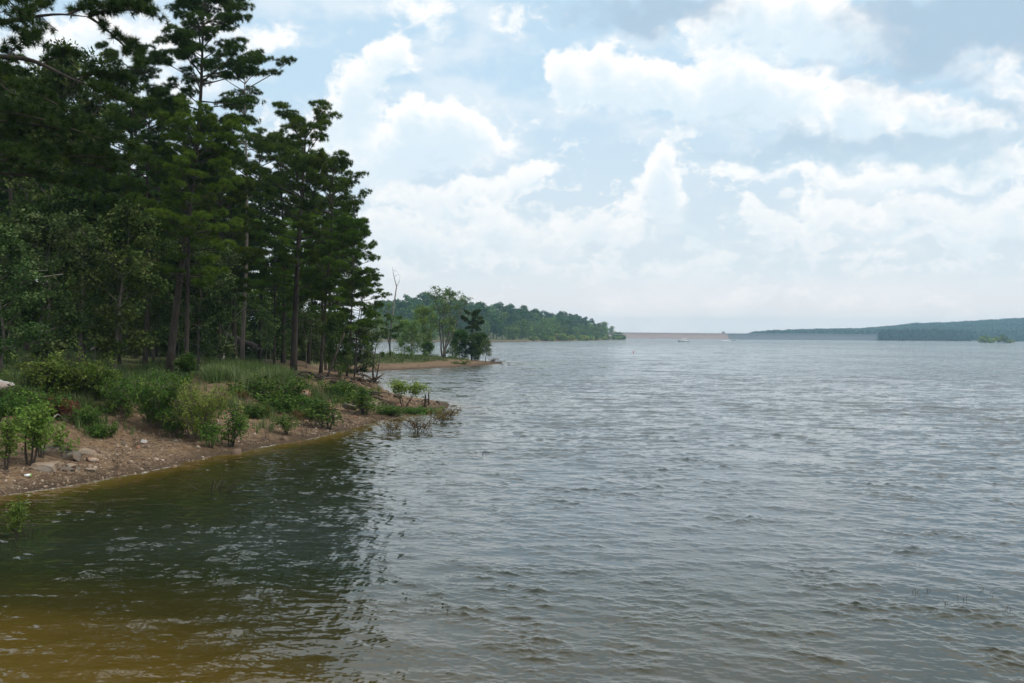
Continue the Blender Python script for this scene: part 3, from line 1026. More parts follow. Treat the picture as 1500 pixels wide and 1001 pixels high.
tree(V_OAK2, at(62, 43), (70, 312), 'oak with cool green leaves and a long bare horizontal limb', 'oak', name='oak_tree', rotz=2.4)
tree(V_OAK2, at(288, 54), (292, 352), 'young oak whose leaves surround the tallest pine trunk at mid height', 'oak', name='oak_tree', rotz=3.4)
tree(V_OAK, at(118, 52), (128, 262), 'oak of middle height with a dense rounded leaf canopy', 'oak', name='oak_tree', rotz=4.4)
tree(V_OAK2, at(5, 40), (-12, 330), 'oak cut by the picture edge beside the pale boulder', 'oak', name='oak_tree', rotz=5.4)
tree(V_OAK, at(225, 60), (220, 330), 'oak behind the twin dark trunks', 'oak', name='oak_tree', rotz=0.8)
tree(V_BUSHY, at(192, 66), (190, 452), 'dark bushy understory tree in the shade of the wood', 'small tree', name='understory_tree', rotz=1.0)
tree(V_BUSHY, at(330, 92), (330, 420), 'bushy tree deep behind the fallen log', 'small tree', name='understory_tree', rotz=2.0)
tree(V_BUSHY, at(408, 96), (410, 410), 'sunlit yellow green understory tree behind the thickest trunk', 'small tree', name='understory_tree', rotz=3.0)
tree(V_BUSHY, at(455, 92), (452, 455), 'leafy understory tree between the last thick trunks', 'small tree', name='understory_tree', rotz=4.0)
tree(V_BUSHY, gp(497, 553), (492, 462), 'small leafy tree on the eroded bank under the slim pines', 'small tree', name='understory_tree', rotz=5.0, wide=0.7)
k = 0
for px, Y, pt in [(322, 68, 458), (296, 64, 470), (388, 66, 440), (396, 64, 452), (448, 66, 430), (236, 54, 430), (100, 56, 440), (140, 50, 430), (128, 62, 470), (500, 62, 470), (262, 70, 440), (415, 74, 470)]:
    lab = ['thin sapling with a pale stem in front of the fallen log', 'thin sapling beside the vine covered stump', 'thin dark twin stem just to one side of the slender pine', 'second stem of the twin saplings by the slender pine',
           'thin sapling close against the full rounded pine', 'slim leaning sapling beside the tallest trunk', 'sapling in the grass behind the big yellow green bush', 'sapling in front of the twin dark trunks',
           'small sapling deep in the shade between oaks', 'spindly sapling leaning over the eroded roots', 'sapling behind the tallest trunk with a clear stem', 'sapling in the grassy gap between two thick pines'][k]
    b = at(px, Y)
    tree(V_SAP, b, (px + random.uniform(-8, 8), pt), lab, 'sapling', 'saplings under the pines', 'sapling', wide=0.9)
    k += 1
for px, Y, pt, lab in [(372, 100, 430, 'bushy tree whose leaves close the gap beyond the fallen log'), (352, 104, 445, 'bushy tree just beyond the raised end of the fallen log'), (520, 84, 480, 'bushy tree at the head of the cove')]:
    tree(V_BUSHY, at(px, Y), (px, pt), lab, 'small tree', name='understory_tree', wide=1.2)
# pines deep in the wood: nothing tells them apart
gb = np.random.default_rng(77)
n_back = 0
while n_back < 62:
    Y = gb.uniform(66, 128)
    px = gb.uniform(-330, 470)
    b = at(px, Y)
    if main_d(np.array([b.x]), np.array([b.y]))[0] < 14:
        continue
    lim = np.interp(px, [-330, 0, 150, 230, 300, 380, 440, 470], [60, 130, 190, 230, 260, 300, 330, 380])
    h = min(top_h(px, lim + gb.uniform(0, 90), b), 25)
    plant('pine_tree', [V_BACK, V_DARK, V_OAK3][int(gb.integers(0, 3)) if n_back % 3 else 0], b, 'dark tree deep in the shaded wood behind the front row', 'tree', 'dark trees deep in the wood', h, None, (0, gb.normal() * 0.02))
    n_back += 1
for k in range(95):
    Y = gb.uniform(74, 130)
    px = gb.uniform(-100, 500)
    b = at(px, Y)
    if main_d(np.array([b.x]), np.array([b.y]))[0] < 12:
        continue
    plant('understory_tree', V_BUSHY, b, 'dark leafy undergrowth tree deep in the shaded wood', 'small tree', 'undergrowth trees deep in the wood', gb.uniform(3.5, 7.5))


# the pine beyond the picture edge whose limbs reach in at the top
def overhanging_pine():
    g = np.random.default_rng(55)
    Y = 31.0
    base = at(-120, Y)
    H = 25.0
    wood, crown = MB(), MB()
    zz = np.linspace(-0.4, H, 14)
    T = np.stack([0.35 * np.sin(zz * 0.2), 0.25 * np.sin(zz * 0.27 + 1), zz], 1)
    wood.tube(T, 0.34 * (1 - 0.8 * np.linspace(0, 1, 14)), 10)

    def W(px, py, dy=0.0):
        d = ray(px, py)
        y = Y + dy
        return np.array([d.x * y, y, CAM_H + d.z * y]) - np.array(base)

    def onT(z):
        return np.array([np.interp(z, zz, T[:, i]) for i in range(3)])
    pos, axes = [], []

    def limb(pts, r, step=0.30, sub=0.75, start=0.2, fol=True):
        P = np.array(pts)
        t = np.linspace(0, 1, len(P))
        tt = np.linspace(0, 1, len(P) * 3)
        Q = np.stack([np.interp(tt, t, P[:, i]) for i in range(3)], 1)
        Q[1:-1] = (Q[:-2] + Q[1:-1] + Q[2:]) / 3
        wood.tube(Q, np.linspace(r, 0.012, len(Q)), 7, cap=False)
        if fol:
            limb_foliage(Q, 1, g, pos, axes, wood, step=step, sub=sub, start=start, tufts=5)
    l1 = [onT(13.4), W(-60, 42), W(0, 33), W(40, 26), W(85, 20, -.2), W(130, 25, -.2)]
    limb(l1, 0.125, fol=False)
    limb([W(20, 30), W(45, 22, .3), W(70, 8, .8)], 0.03, 0.22, 0.6, 0.1)
    limb([W(60, 24), W(70, 34, -.3), W(85, 46, -.6)], 0.014, fol=False)
    limb([W(100, 21), W(125, 10, .3), W(150, 4, .5), W(175, 8, .8)], 0.04, 0.17, 0.65, 0.05)
    limb([W(130, 25), W(160, 14, -.3), W(190, 14, -.5), W(222, 22, -.7)], 0.045, 0.16, 0.7, 0.05)
    limb([W(150, 18), W(180, 5, 0), W(212, 4, 0)], 0.03, 0.17, 0.6, 0.1)
    limb([W(130, 25), W(150, 38, -.2), W(170, 56, -.4), W(192, 78, -.7), W(204, 92, -.9)], 0.045, 0.30, 0.36, 0.15)
    limb([W(172, 58, -.4), W(195, 62, -.3), W(208, 86, -.2)], 0.02, 0.2, 0.34, 0.2)
    l2 = [onT(11.6), W(-60, 80), W(0, 83), W(40, 86), W(70, 98, -.2), W(100, 114, -.4), W(128, 124, -.6), W(150, 132, -.8)]
    limb(l2, 0.11, fol=False)
    limb([W(110, 118, -.4), W(135, 108, -.2), W(165, 112, 0), W(195, 128, .2)], 0.035, 0.17, 0.6, 0.1)
    limb([W(128, 124, -.6), W(155, 140, -.8), W(185, 150, -1.0), W(212, 160, -1.2)], 0.035, 0.16, 0.62, 0.1)
    limb([W(60, 95), W(80, 84, .4), W(105, 78, .6)], 0.025, 0.2, 0.5, 0.2)
    limb([W(10, 84), W(30, 62, .5), W(52, 56, .9)], 0.03, 0.2, 0.6, 0.1)
    # the mass of needles along the picture edge
    for (z0, ex, ey, dy) in [(16.5, 40, 8, 2), (15.2, 62, 4, 4), (14.2, 50, 40, 3), (12.8, 44, 62, -1.5), (10.6, 70, 150, 1.5), (10.2, 120, 172, -1), (9.6, 95, 205, 2), (9.0, 150, 205, -1.5), (8.6, 195, 215, 0.5),
                             (8.2, 110, 236, 2.5), (7.6, 60, 240, -2), (7.4, 170, 250, 1), (17.5, 20, -20, 1), (18.5, 10, -40, -2), (14.8, 20, 15, -2), (11.2, 30, 110, 2), (10.8, 20, 140, -2.5), (8.0, 20, 200, 1),
                             (7.0, 205, 236, -.6), (6.8, 120, 275, 0)]:
        e = W(ex, ey, dy)
        s = onT(z0)
        m1 = s + (e - s) * 0.35 + np.array([0, 0, 0.35])
        m2 = s + (e - s) * 0.7 + np.array([0, 0, 0.30])
        limb([s, m1, m2, e], 0.06, 0.24, 0.95, 0.35)
    temps = tuft_templates(g, 64, 0.235, 0.019)
    pos = np.array(pos)
    put_clumps(crown, temps, pos, np.array(axes), np.ones(len(pos)), g, 0.45, 0.2)
    e = empty('pine_tree', base, 'pine mostly beyond the picture edge with crooked limbs reaching across the upper corner', 'pine')
    obj('trunk', wood.mesh('overhanging_wood', M['bark_pine'], True), e)
    obj('crown', crown.mesh('overhanging_needles', M['pine_dark']), e)


overhanging_pine()

# ---------------------------------------------------------------- shrubs on the beach and the bank
S_LIGHT = shrub(201, 2.6, 2.2, 13, 'shrub_light', leaf=0.085, n_leaf=12, clump=0.15, twigs=18, r0=0.035, low=0.34, wide=0.85)
S_DARK = shrub(202, 2.6, 2.5, 15, 'shrub_dark', leaf=0.14, n_leaf=14, clump=0.22, twigs=13, r0=0.03, low=0.28, wide=0.8)
S_MID = shrub(203, 1.6, 2.1, 15, 'shrub_mid', leaf=0.13, n_leaf=14, clump=0.19, twigs=17, r0=0.022, low=0.2, wide=0.85)
S_LOW = shrub(204, 0.9, 1.4, 12, 'shrub_dark', leaf=0.10, n_leaf=12, clump=0.15, twigs=10, r0=0.016, low=0.25)
S_GNARL = shrub(205, 1.5, 1.1, 4, 'shrub_dark', 'bark_dark', leaf=0.10, n_leaf=12, clump=0.15, twigs=11, r0=0.034, low=0.5)
S_STEM = shrub(206, 2.4, 1.0, 3, 'shrub_mid', 'bark_dark', leaf=0.11, n_leaf=13, clump=0.17, twigs=17, r0=0.034, low=0.35, wide=0.35)
S_YOUNG = shrub(207, 1.0, 0.7, 3, 'shrub_mid', leaf=0.085, n_leaf=11, clump=0.11, twigs=9, r0=0.014, low=0.35)
S_BARE = shrub(208, 1.1, 0.8, 6, 'ochre', leaf=0.05, n_leaf=4, clump=0.08, twigs=9, r0=0.012, low=0.3, bare=0.9)
S_OCHRE = shrub(209, 1.2, 1.0, 9, 'ochre', 'bark_dark', leaf=0.075, n_leaf=7, clump=0.12, twigs=10, r0=0.013, low=0.35, bare=0.45, wide=0.9)
S_UMBR = shrub(210, 2.0, 1.6, 5, 'shrub_light', 'bark_dark', leaf=0.13, n_leaf=12, clump=0.18, twigs=14, r0=0.026, low=0.72, wide=0.8)
S_RUST = shrub(211, 0.9, 1.7, 12, 'rust', 'bark_dark', leaf=0.10, n_leaf=14, clump=0.17, twigs=11, r0=0.014, low=0.1, wide=1.2, flat=0.5)
S_TWIG = shrub(212, 0.5, 0.7, 8, 'ochre', 'bark_dark', leaf=0.03, n_leaf=3, clump=0.05, twigs=3, r0=0.010, bare=1.0, wide=0.9)
S_VINE = shrub(213, 1.6, 0.75, 12, 'shrub_dark', leaf=0.12, n_leaf=14, clump=0.18, twigs=10, r0=0.016, low=0.45, wide=0.6)


def bush(var, px, py, top, label, name='shrub', cat='shrub', wide=1.0, group=None, rz=None):
    b = gp(px, py)
    h = top_h(px, top, b) * 1.04
    return plant(name, var, b, label, cat, group, max(h, 0.15), rz, (0, 0), wide, ('stem', 'foliage'))


bush(S_LIGHT, 287, 646, 543, 'pale yellow green bush with airy branches at the top of the gravel', wide=0.78, rz=0.5)
bush(S_DARK, 232, 628, 538, 'largest dark green bush with dense glossy leaves on the gravel', wide=0.8, rz=1.0)
bush(S_DARK, 180, 606, 545, 'dark leafy bush behind the reddish dead pine bough', wide=0.8, rz=2.6)
bush(S_MID, 88, 575, 518, 'spreading bright green bush just above the pale boulder', wide=1.05, rz=0.2)
bush(S_MID, 140, 580, 532, 'rounded green bush between the bright bush and the dark leafy bush', wide=0.9, rz=1.7)
bush(S_STEM, 40, 682, 566, 'tall thin stemmed shrub standing on the gravel beside the flat rocks', wide=1.15, rz=0.3)
bush(S_STEM, 6, 690, 592, 'thin stemmed shrub cut by the picture edge', wide=1.0, rz=1.3)
bush(S_STEM, 62, 672, 585, 'slender shrub leaning over the flat rocks', wide=1.0, rz=2.9)
bush(S_YOUNG, 90, 670, 620, 'little sapling growing out of the flat rocks', wide=1.2, rz=0.9)
bush(S_LOW, 128, 622, 592, 'small leafy bush just below the reddish dead bough', wide=1.0, rz=1.9)
bush(S_LOW, 148, 640, 617, 'low leafy sprig between the gravel and the bank', wide=1.0, rz=2.9)
bush(S_LOW, 60, 610, 572, 'small bush in front of the pale boulder', wide=1.0, rz=0.3)
bush(S_LOW, 20, 612, 575, 'low grey green bush below the pale boulder at the picture edge', wide=1.1, rz=4.3)
bush(S_GNARL, 335, 655, 590, 'gnarled little bush with a crooked dark stem low on the gravel', wide=1.0, rz=0.1)
bush(S_GNARL, 310, 657, 612, 'small bush with two upright stems beside the gnarled one', wide=0.9, rz=2.1)
bush(S_DARK, 258, 640, 590, 'dark bush in the gap under the pale yellow green bush', wide=0.9, rz=4.1)
bush(S_VINE, 272, 552, 513, 'rounded leafy vine covering a stump in the tall grass', wide=1.1, rz=0.8, name='vine_bush')
bush(S_LOW, 395, 592, 548, 'dark green bush in the tall grass above the driftwood pole', wide=1.25, rz=3.2)
bush(S_LOW, 420, 604, 575, 'leafy bush on the clay slope under the tall grass', wide=1.4, rz=0.7)
bush(S_LOW, 372, 612, 588, 'little bush at the end of the driftwood pole', wide=1.2, rz=5.0)
bush(S_LOW, 445, 600, 578, 'bush half way down the clay slope', wide=1.2, rz=1.4)
bush(S_GNARL, 481, 630, 578, 'flat topped bush with a forked stem in front of the pale clay', wide=1.45, rz=2.3)
bush(S_GNARL, 420, 636, 602, 'small bush with dark stems on the gravel below the slope', wide=1.3, rz=4.3)
bush(S_GNARL, 538, 608, 560, 'dark spreading bush with a crooked stem below the root plate', wide=1.5, rz=3.3)
bush(S_LOW, 500, 582, 556, 'bright little bush on the eroded bank under the roots', wide=1.2, rz=0.9)
bush(S_LOW, 458, 614, 592, 'low bush among stones under the clay slope', wide=1.4, rz=1.1)
bush(S_UMBR, 592, 596, 551, 'umbrella shaped yellow green bush standing against the cove water', wide=1.1, rz=1.1)
bush(S_LOW, 572, 608, 592, 'low green mat of leaves on the gravel point', wide=1.7, rz=1.6)
bush(S_LOW, 625, 606, 594, 'low dark green bush at the tip of the gravel point', wide=1.6, rz=2.6)
bush(S_LOW, 600, 606, 596, 'scrap of low foliage near the tip of the gravel point', wide=1.5, rz=3.6)
bush(S_BARE, 198, 655, 628, 'small leafless grey bush in front of the largest dark bush', wide=1.0, rz=0.4, cat='dead shrub', name='bare_shrub')
bush(S_BARE, 390, 645, 618, 'small bare twiggy bush on the gravel beside the water', wide=1.0, rz=1.4, cat='dead shrub', name='bare_shrub')
bush(S_BARE, 446, 640, 614, 'bare bush between the water and the pale clay', wide=1.0, rz=2.4, cat='dead shrub', name='bare_shrub')
bush(S_BARE, 172, 690, 650, 'thin leafless sapling at the water edge', wide=0.6, rz=3.4, cat='dead shrub', name='bare_shrub')
bush(S_BARE, 620, 597, 580, 'grey leafless twigs behind the stump on the gravel point', wide=1.0, rz=3.9, cat='dead shrub', name='bare_shrub')


gl = np.random.default_rng(71)
S_WEED = shrub(214, 0.5, 0.6, 7, 'shrub_mid', leaf=0.08, n_leaf=9, clump=0.10, twigs=6, r0=0.008, low=0.2, wide=0.9)
for k in range(30):
    t = gl.uniform(0, 1)
    px = 20 + 540 * t
    lo = np.interp(px, [0, 100, 200, 300, 400, 500, 560], [640, 640, 640, 640, 622, 612, 600])
    hi = np.interp(px, [0, 100, 200, 300, 400, 500, 560], [570, 570, 570, 580, 570, 572, 575])
    b = gp(px, hi + (lo - hi) * gl.uniform(0, 1) ** 1.2)
    plant('leafy_weed', [S_WEED, S_YOUNG][k % 2], b, 'little leafy weed growing among the bushes on the clay slope', 'weed', 'weeds on the clay slope', gl.uniform(0.25, 0.62), None, (0, 0), gl.uniform(0.9, 1.4), ('stem', 'foliage'))


for k in range(40):
    t = gl.uniform(0, 1)
    px = 20 + 580 * t
    lo = np.interp(px, [0, 100, 200, 300, 400, 500, 600], [660, 650, 650, 655, 640, 622, 604])
    hi = np.interp(px, [0, 100, 200, 300, 400, 500, 600], [580, 580, 590, 590, 575, 575, 590])
    b = gp(px, hi + (lo - hi) * gl.uniform(0, 1))
    plant('dry_shrub', [S_BARE, S_OCHRE][int(gl.random() < 0.3)], b, 'dry brown twiggy plant on the clay slope', 'dry plant', 'dry plants on the clay slope', gl.uniform(0.35, 0.85), None, (0, 0), gl.uniform(0.9, 1.3), ('stem', 'foliage'))


def wet_shrub(var, px, py, top, label, wide=1.0, name='flooded_shrub', cat='shrub'):
    x, y = at_water(px, py)
    b = Vector((x, y, -0.05))
    return plant(name, var, b, label, cat, None, top_h(px, top, b) * 1.04, random.uniform(0, 6), (0, 0), wide, ('stem', 'foliage'))


wet_shrub(S_OCHRE, 572, 633, 606, 'flooded ochre shrub closest to the gravel point shore', 1.2)
wet_shrub(S_OCHRE, 612, 632, 603, 'flooded ochre shrub with many thin upright stems', 1.4)
wet_shrub(S_OCHRE, 645, 620, 590, 'flooded ochre shrub out beyond the tip of the gravel point', 1.2)
wet_shrub(S_OCHRE, 659, 612, 590, 'smallest flooded ochre shrub, the outermost off the gravel point', 0.9)
wet_shrub(S_TWIG, 525, 645, 632, 'cluster of dead reeds standing in the shallows off the beach', 1.2, 'dead_reeds', 'reeds')
wet_shrub(S_TWIG, 705, 664, 655, 'little clump of reeds alone in open water', 1.6, 'dead_reeds', 'reeds')
wet_shrub(S_TWIG, 310, 717, 690, 'brown reed stubble in the shallows beside the foam line', 1.3, 'dead_reeds', 'reeds')
wet_shrub(S_TWIG, 150, 740, 724, 'row of dark reed stubs in the shallows', 1.6, 'dead_reeds', 'reeds')
wet_shrub(S_TWIG, 182, 711, 700, 'few dark twigs at the wet edge of the beach', 0.9, 'dead_reeds', 'reeds')
wet_shrub(S_TWIG, 45, 782, 750, 'thin twigs beside the flooded sapling', 0.8, 'dead_reeds', 'reeds')
wet_shrub(S_TWIG, 742, 535, 526, 'reeds in the water off the peninsula tip', 1.6, 'dead_reeds', 'reeds')
wet_shrub(S_STEM, 24, 788, 722, 'flooded sapling with a bright green tuft on top', 0.95, 'flooded_sapling', 'sapling')
gs = np.random.default_rng(90)
for px, py in [(1342, 868), (1362, 866), (1386, 884), (1409, 876), (1440, 865), (1455, 870), (1473, 892), (1498, 866)]:
    x, y = at_water(px, py)
    b = MB()
    for k in range(int(gs.integers(2, 5))):
        o = gs.normal(size=2) * 0.035
        b.tube([(0, 0, -0.16), (o[0], o[1], -0.05), (o[0] + gs.normal() * 0.02, o[1], 0.02), (o[0] + gs.normal() * 0.04, o[1] + gs.normal() * 0.03, 0.04 + gs.uniform(0.0, 0.05))], [0.004, 0.004, 0.003, 0.002], 4, tint=gs.uniform(0, 1))
    e = obj('water_weed', b.mesh('weed', M['ochre']), None, (x, y, 0))
    tag(e, 'tiny sprig of water weed poking out of the open lake', 'water weed', 'weed sprigs in the open water')

# ---------------------------------------------------------------- grass
def blade_clump(g, n, h, w, spread):
    V, Q = [], []
    for k in range(n):
        a = g.uniform(0, 6.28)
        o = g.normal(size=2) * spread
        L = h * g.uniform(0.6, 1.15)
        lean = g.uniform(0.1, 0.65) * L
        d = np.array([math.cos(a), math.sin(a)])
        s = np.array([-d[1], d[0]]) * w * 0.5
        i = len(V)
        for t, ww in ((0, 1), (0.55, 0.8), (1, 0.12)):
            c = o + d * lean * t * t
            z = L * (t - 0.22 * t * t * lean / L) - 0.05
            V += [(*(c + s * ww), z), (*(c - s * ww), z)]
        Q += [(i, i + 1, i + 3, i + 2), (i + 2, i + 3, i + 5, i + 4)]
    return np.array(V), np.array(Q)


def grass(name, mat, pts, h, w, n, spread, label, seed):
    g = np.random.default_rng(seed)
    mb = MB()
    pts = np.array(pts)
    temps = [blade_clump(g, n, h, w, spread) for _ in range(4)]
    a = g.uniform(0, 6.28, len(pts))
    rot = np.zeros((len(pts), 3, 3))
    rot[:, 0, 0] = np.cos(a)
    rot[:, 0, 1] = -np.sin(a)
    rot[:, 1, 0] = np.sin(a)
    rot[:, 1, 1] = np.cos(a)
    rot[:, 2, 2] = 1
    wch = g.integers(0, 4, len(pts))
    tone = np.clip(0.5 + 0.9 * (fbm(pts[:, 0] * 0.5, pts[:, 1] * 0.5, 66, 3) - 0.5) + g.normal(size=len(pts)) * 0.15, 0, 1)
    for k, (tv, tf) in enumerate(temps):
        m = wch == k
        mb.scatter(tv, tf, pts[m], rot[m], g.uniform(0.65, 1.25, m.sum()), tone[m])
    o = obj(name, mb.mesh(name, M[mat]))
    tag(o, label, 'grass', kind='stuff')


def on_ground(x, y, zmin=0.25):
    z, d = terr(x, y)
    k = (z > zmin) & (d > 1.0)
    return np.stack([x, y, z], 1)[k], d[k]


gg = np.random.default_rng(31)
# tall bright grass along the lip of the bank
pts = []
for _ in range(620):
    px = gg.uniform(292, 432)
    lo = np.interp(px, [292, 330, 360, 400, 432], [585, 592, 592, 586, 572])
    hi = np.interp(px, [292, 330, 360, 400, 432], [545, 540, 545, 556, 560])
    Y = np.interp(gg.uniform(0, 1), [0, 1], [0, 1])
    p1, p2 = at(px, 40), None
    pts.append((px, hi + (lo - hi) * Y))
A = gp(300, 588), gp(425, 575), gp(430, 552), gp(300, 542)
U, Vv = gg.uniform(0, 1, 2600), gg.uniform(0, 1, 2600)
quad = lambda u, v: (np.outer((1 - u) * (1 - v), A[0]) + np.outer(u * (1 - v), A[1]) + np.outer(u * v, A[2]) + np.outer((1 - u) * v, A[3]))
Pq = quad(U, Vv)
Pq, dq = on_ground(Pq[:, 0], Pq[:, 1])
keep = fbm(Pq[:, 0] * 0.55, Pq[:, 1] * 0.55, 8, 3) > 0.47
grass('tall_grass', 'grass', Pq[keep], 0.72, 0.022, 12, 0.10, 'tall pale green grass along the lip of the bank', 41)
# clumps near the pale boulder and here and there on the slope
Pc = []
for px, py, n, r in [(18, 535, 40, 0.5), (118, 575, 40, 0.35), (112, 590, 30, 0.3), (15, 560, 30, 0.4), (455, 575, 50, 0.5), (470, 590, 30, 0.4), (240, 560, 60, 0.7), (212, 545, 50, 0.8), (160, 548, 40, 0.8), (350, 600, 40, 0.5), (440, 590, 40, 0.5)] + [(float(gg.uniform(0, 560)), float(gg.uniform(572, 640)), 9, 0.35) for _ in range(34)]:
    b = gp(px, py)
    Pc.append(np.stack([b.x + gg.normal(size=n) * r, b.y + gg.normal(size=n) * r], 1))
Pc = np.concatenate(Pc)
Pc, _ = on_ground(Pc[:, 0], Pc[:, 1])
grass('clump_grass', 'grass', Pc, 0.55, 0.018, 11, 0.07, 'loose clumps of grass on the clay bank', 42)
# dim forest floor grass
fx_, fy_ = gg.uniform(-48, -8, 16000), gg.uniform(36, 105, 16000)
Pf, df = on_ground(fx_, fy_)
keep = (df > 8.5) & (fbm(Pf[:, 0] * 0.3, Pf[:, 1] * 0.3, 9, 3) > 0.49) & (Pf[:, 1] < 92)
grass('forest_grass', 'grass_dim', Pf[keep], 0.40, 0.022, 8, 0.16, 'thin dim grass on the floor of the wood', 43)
# short grass on the peninsula
fx_, fy_ = gg.uniform(-45, 0, 9000), gg.uniform(112, 172, 9000)
Pp, dp = on_ground(fx_, fy_)
keep = (dp > 5.2) & (fbm(Pp[:, 0] * 0.25, Pp[:, 1] * 0.25, 12, 3) > 0.36)
grass('peninsula_grass', 'grass', Pp[keep], 0.30, 0.05, 8, 0.22, 'short bright grass on the low peninsula', 44)

# ---------------------------------------------------------------- stones, rocks, driftwood
PALE = []
gr_ = np.random.default_rng(61)
t_ = gr_.uniform(0, 1, 15000)
shore = LAND[11:28]
seg = np.concatenate([[0], np.cumsum(np.hypot(*np.diff(shore, axis=0).T))])
sx = np.interp(t_ * seg[-1], seg, shore[:, 0]) + gr_.normal(size=15000) * 0.3
sy = np.interp(t_ * seg[-1], seg, shore[:, 1]) + gr_.normal(size=15000) * 0.3
off = np.abs(gr_.normal(size=15000)) * 2.2
sx = sx - off * 0.95
sy = sy + off * 0.25
zz_, dd_ = terr(sx, sy)
k_ = (dd_ > -0.25) & (dd_ < 6.5) & (fbm(sx * 0.6, sy * 0.6, 15, 3) > 0.36)
P_ = np.stack([sx, sy, zz_], 1)[k_]
octa = np.array([(1, 0, 0), (-1, 0, 0), (0, 1, 0), (0, -1, 0), (0, 0, 0.7), (0, 0, -0.7), (0.6, 0.6, 0.35), (-0.6, -0.55, 0.4)])
of = np.array([(0, 6, 4), (6, 2, 4), (2, 1, 4), (1, 7, 4), (7, 3, 4), (3, 0, 4), (2, 0, 5), (1, 2, 5), (3, 1, 5), (0, 3, 5), (0, 2, 6), (1, 3, 7)])
mb = MB()
size = 0.019 * np.exp(gr_.normal(size=len(P_)) * 0.65)
rot = rand_rot(len(P_), gr_)
mb.scatter(octa, of, P_, rot, size, gr_.uniform(0, 1, len(P_)))


def pebble_mat():
    m, nt = new_mat('beach_pebbles')
    c = nt.ramp(nt.attr('tint'), [(0, (0.07, 0.046, 0.032)), (0.4, (0.14, 0.095, 0.064)), (0.75, (0.21, 0.150, 0.10)), (1.0, (0.36, 0.29, 0.23))])
    p = nt.node('ShaderNodeBsdfPrincipled', {'Base Color': c, 'Roughness': 0.85, 'Specular IOR Level': 0.25})
    finish(nt, p.outputs[0])
    return m


M['pebble'] = pebble_mat()
tag(obj('gravel', mb.mesh('gravel', M['pebble'])), 'loose brown gravel scattered over the beach', None, kind='stuff')


mb = MB()
k_ = np.nonzero((dd_ > 0.5) & (dd_ < 7) & (fbm(sx * 0.9, sy * 0.9, 25, 3) > 0.47))[0]
k_ = k_[gr_.random(len(k_)) < 0.10]
for q_ in k_:
    a_ = gr_.uniform(0, 6.28)
    L_ = gr_.uniform(0.06, 0.40)
    v_ = np.array([math.cos(a_), math.sin(a_), gr_.uniform(-0.05, 0.2)]) * L_
    p_ = np.array([sx[q_], sy[q_], zz_[q_] + 0.015])
    mb.tube([p_ - v_ * 0.5, p_ + (0, 0, 0.012) + gr_.normal(size=3) * 0.01, p_ + v_ * 0.5], [0.008, 0.010, 0.004], 4)
tag(obj('debris', mb.mesh('debris', M['drift'])), 'washed up twigs and bark scattered over the beach', None, kind='stuff')


def rock(px, py, w, h, mat, label, seed, depth=0.8, sink=0.3, rz=None, flat=1.0):
    """w, h in photo pixels"""
    b = gp(px, py)
    m = b.y / F
    o = obj('rock', rock_mesh(seed, (w * m, w * m * depth, h * m / flat * 1.3), mat, flat))
    o.location = b + Vector((0, 0, h * m * (0.5 - sink)))
    o.rotation_euler = (gr_.normal() * 0.08, gr_.normal() * 0.08, gr_.uniform(-0.4, 0.4) if rz is None else rz)
    tag(o, label, 'rock', None)
    return o


rock(2, 582, 62, 28, 'rock_pale', 'large pale grey boulder with pinkish patches at the picture edge', 333, 0.9, 0.12, 0.1)
bush(S_LOW, 22, 592, 562, 'small grey green bush hiding the foot of the pale boulder', wide=1.2, rz=2.0)
rock(86, 668, 62, 22, 'rock_grey', 'flat grey slab of rock on the beach under the little sapling', 302, 0.9, 0.4)
rock(68, 690, 52, 22, 'rock_tan', 'rounded tan rock lowest of the beach rocks', 303, 0.8, 0.35)
rock(108, 674, 36, 20, 'rock_grey', 'dark brown humped rock beside the grey slab', 304, 0.7, 0.3)
rock(128, 664, 34, 14, 'rock_tan', 'pale tan flat rock behind the dark humped rock', 305, 0.8, 0.4)
rock(137, 676, 26, 10, 'rock_rust', 'rusty flat stone beside the pale tan rock', 306, 0.8, 0.4)
rock(100, 690, 30, 9, 'rock_grey', 'thin layered slab between the rounded tan rock and the water', 307, 0.7, 0.4)
rock(134, 690, 26, 7, 'rock_tan', 'thin flat stone alone on the gravel', 308, 0.6, 0.4)
rock(104, 684, 20, 8, 'rock_tan', 'small angular stone among the beach rocks', 309, 0.7, 0.3)
rock(15, 622, 26, 16, 'rock_rust', 'reddish rock half hidden by shrubs on the bank', 310)
rock(212, 650, 12, 8, 'rock_pale', 'small pale stone on the gravel below the dark bush', 311)
rock(181, 652, 7, 7, 'rock_grey', 'little blue grey stone on open gravel', 312)
rock(582, 583, 16, 10, 'rock_grey', 'dark rounded rock beside the umbrella shaped bush', 313)
rock(512, 600, 24, 14, 'rock_grey', 'dark grey lump of rock on the pale clay', 314)
rock(530, 606, 22, 12, 'rock_tan', 'sandy lump of rock on the pale clay', 315)
rock(492, 612, 18, 10, 'rock_tan', 'pale stone near the flat topped bush', 316)
rock(446, 582, 22, 14, 'rock_rust', 'rust coloured block sticking out of the clay slope', 317)
rock(428, 576, 18, 12, 'rock_rust', 'reddish stone in the grass at the top of the clay slope', 318)
rock(545, 596, 26, 14, 'rock_tan', 'yellowish rock below the root plate', 319)
rock(466, 620, 14, 8, 'rock_tan', 'small tan stone at the foot of the clay slope', 320)
rock(502, 636, 14, 6, 'rock_grey', 'dark wet stone at the water edge', 321)
rock(560, 600, 16, 9, 'rock_tan', 'sandy stone on the gravel point', 322)
rock(230, 612, 18, 10, 'rock_tan', 'buff stone under the dark leafy bush', 323)
rock(255, 640, 16, 9, 'rock_tan', 'buff stone at the foot of the pale yellow green bush', 324)


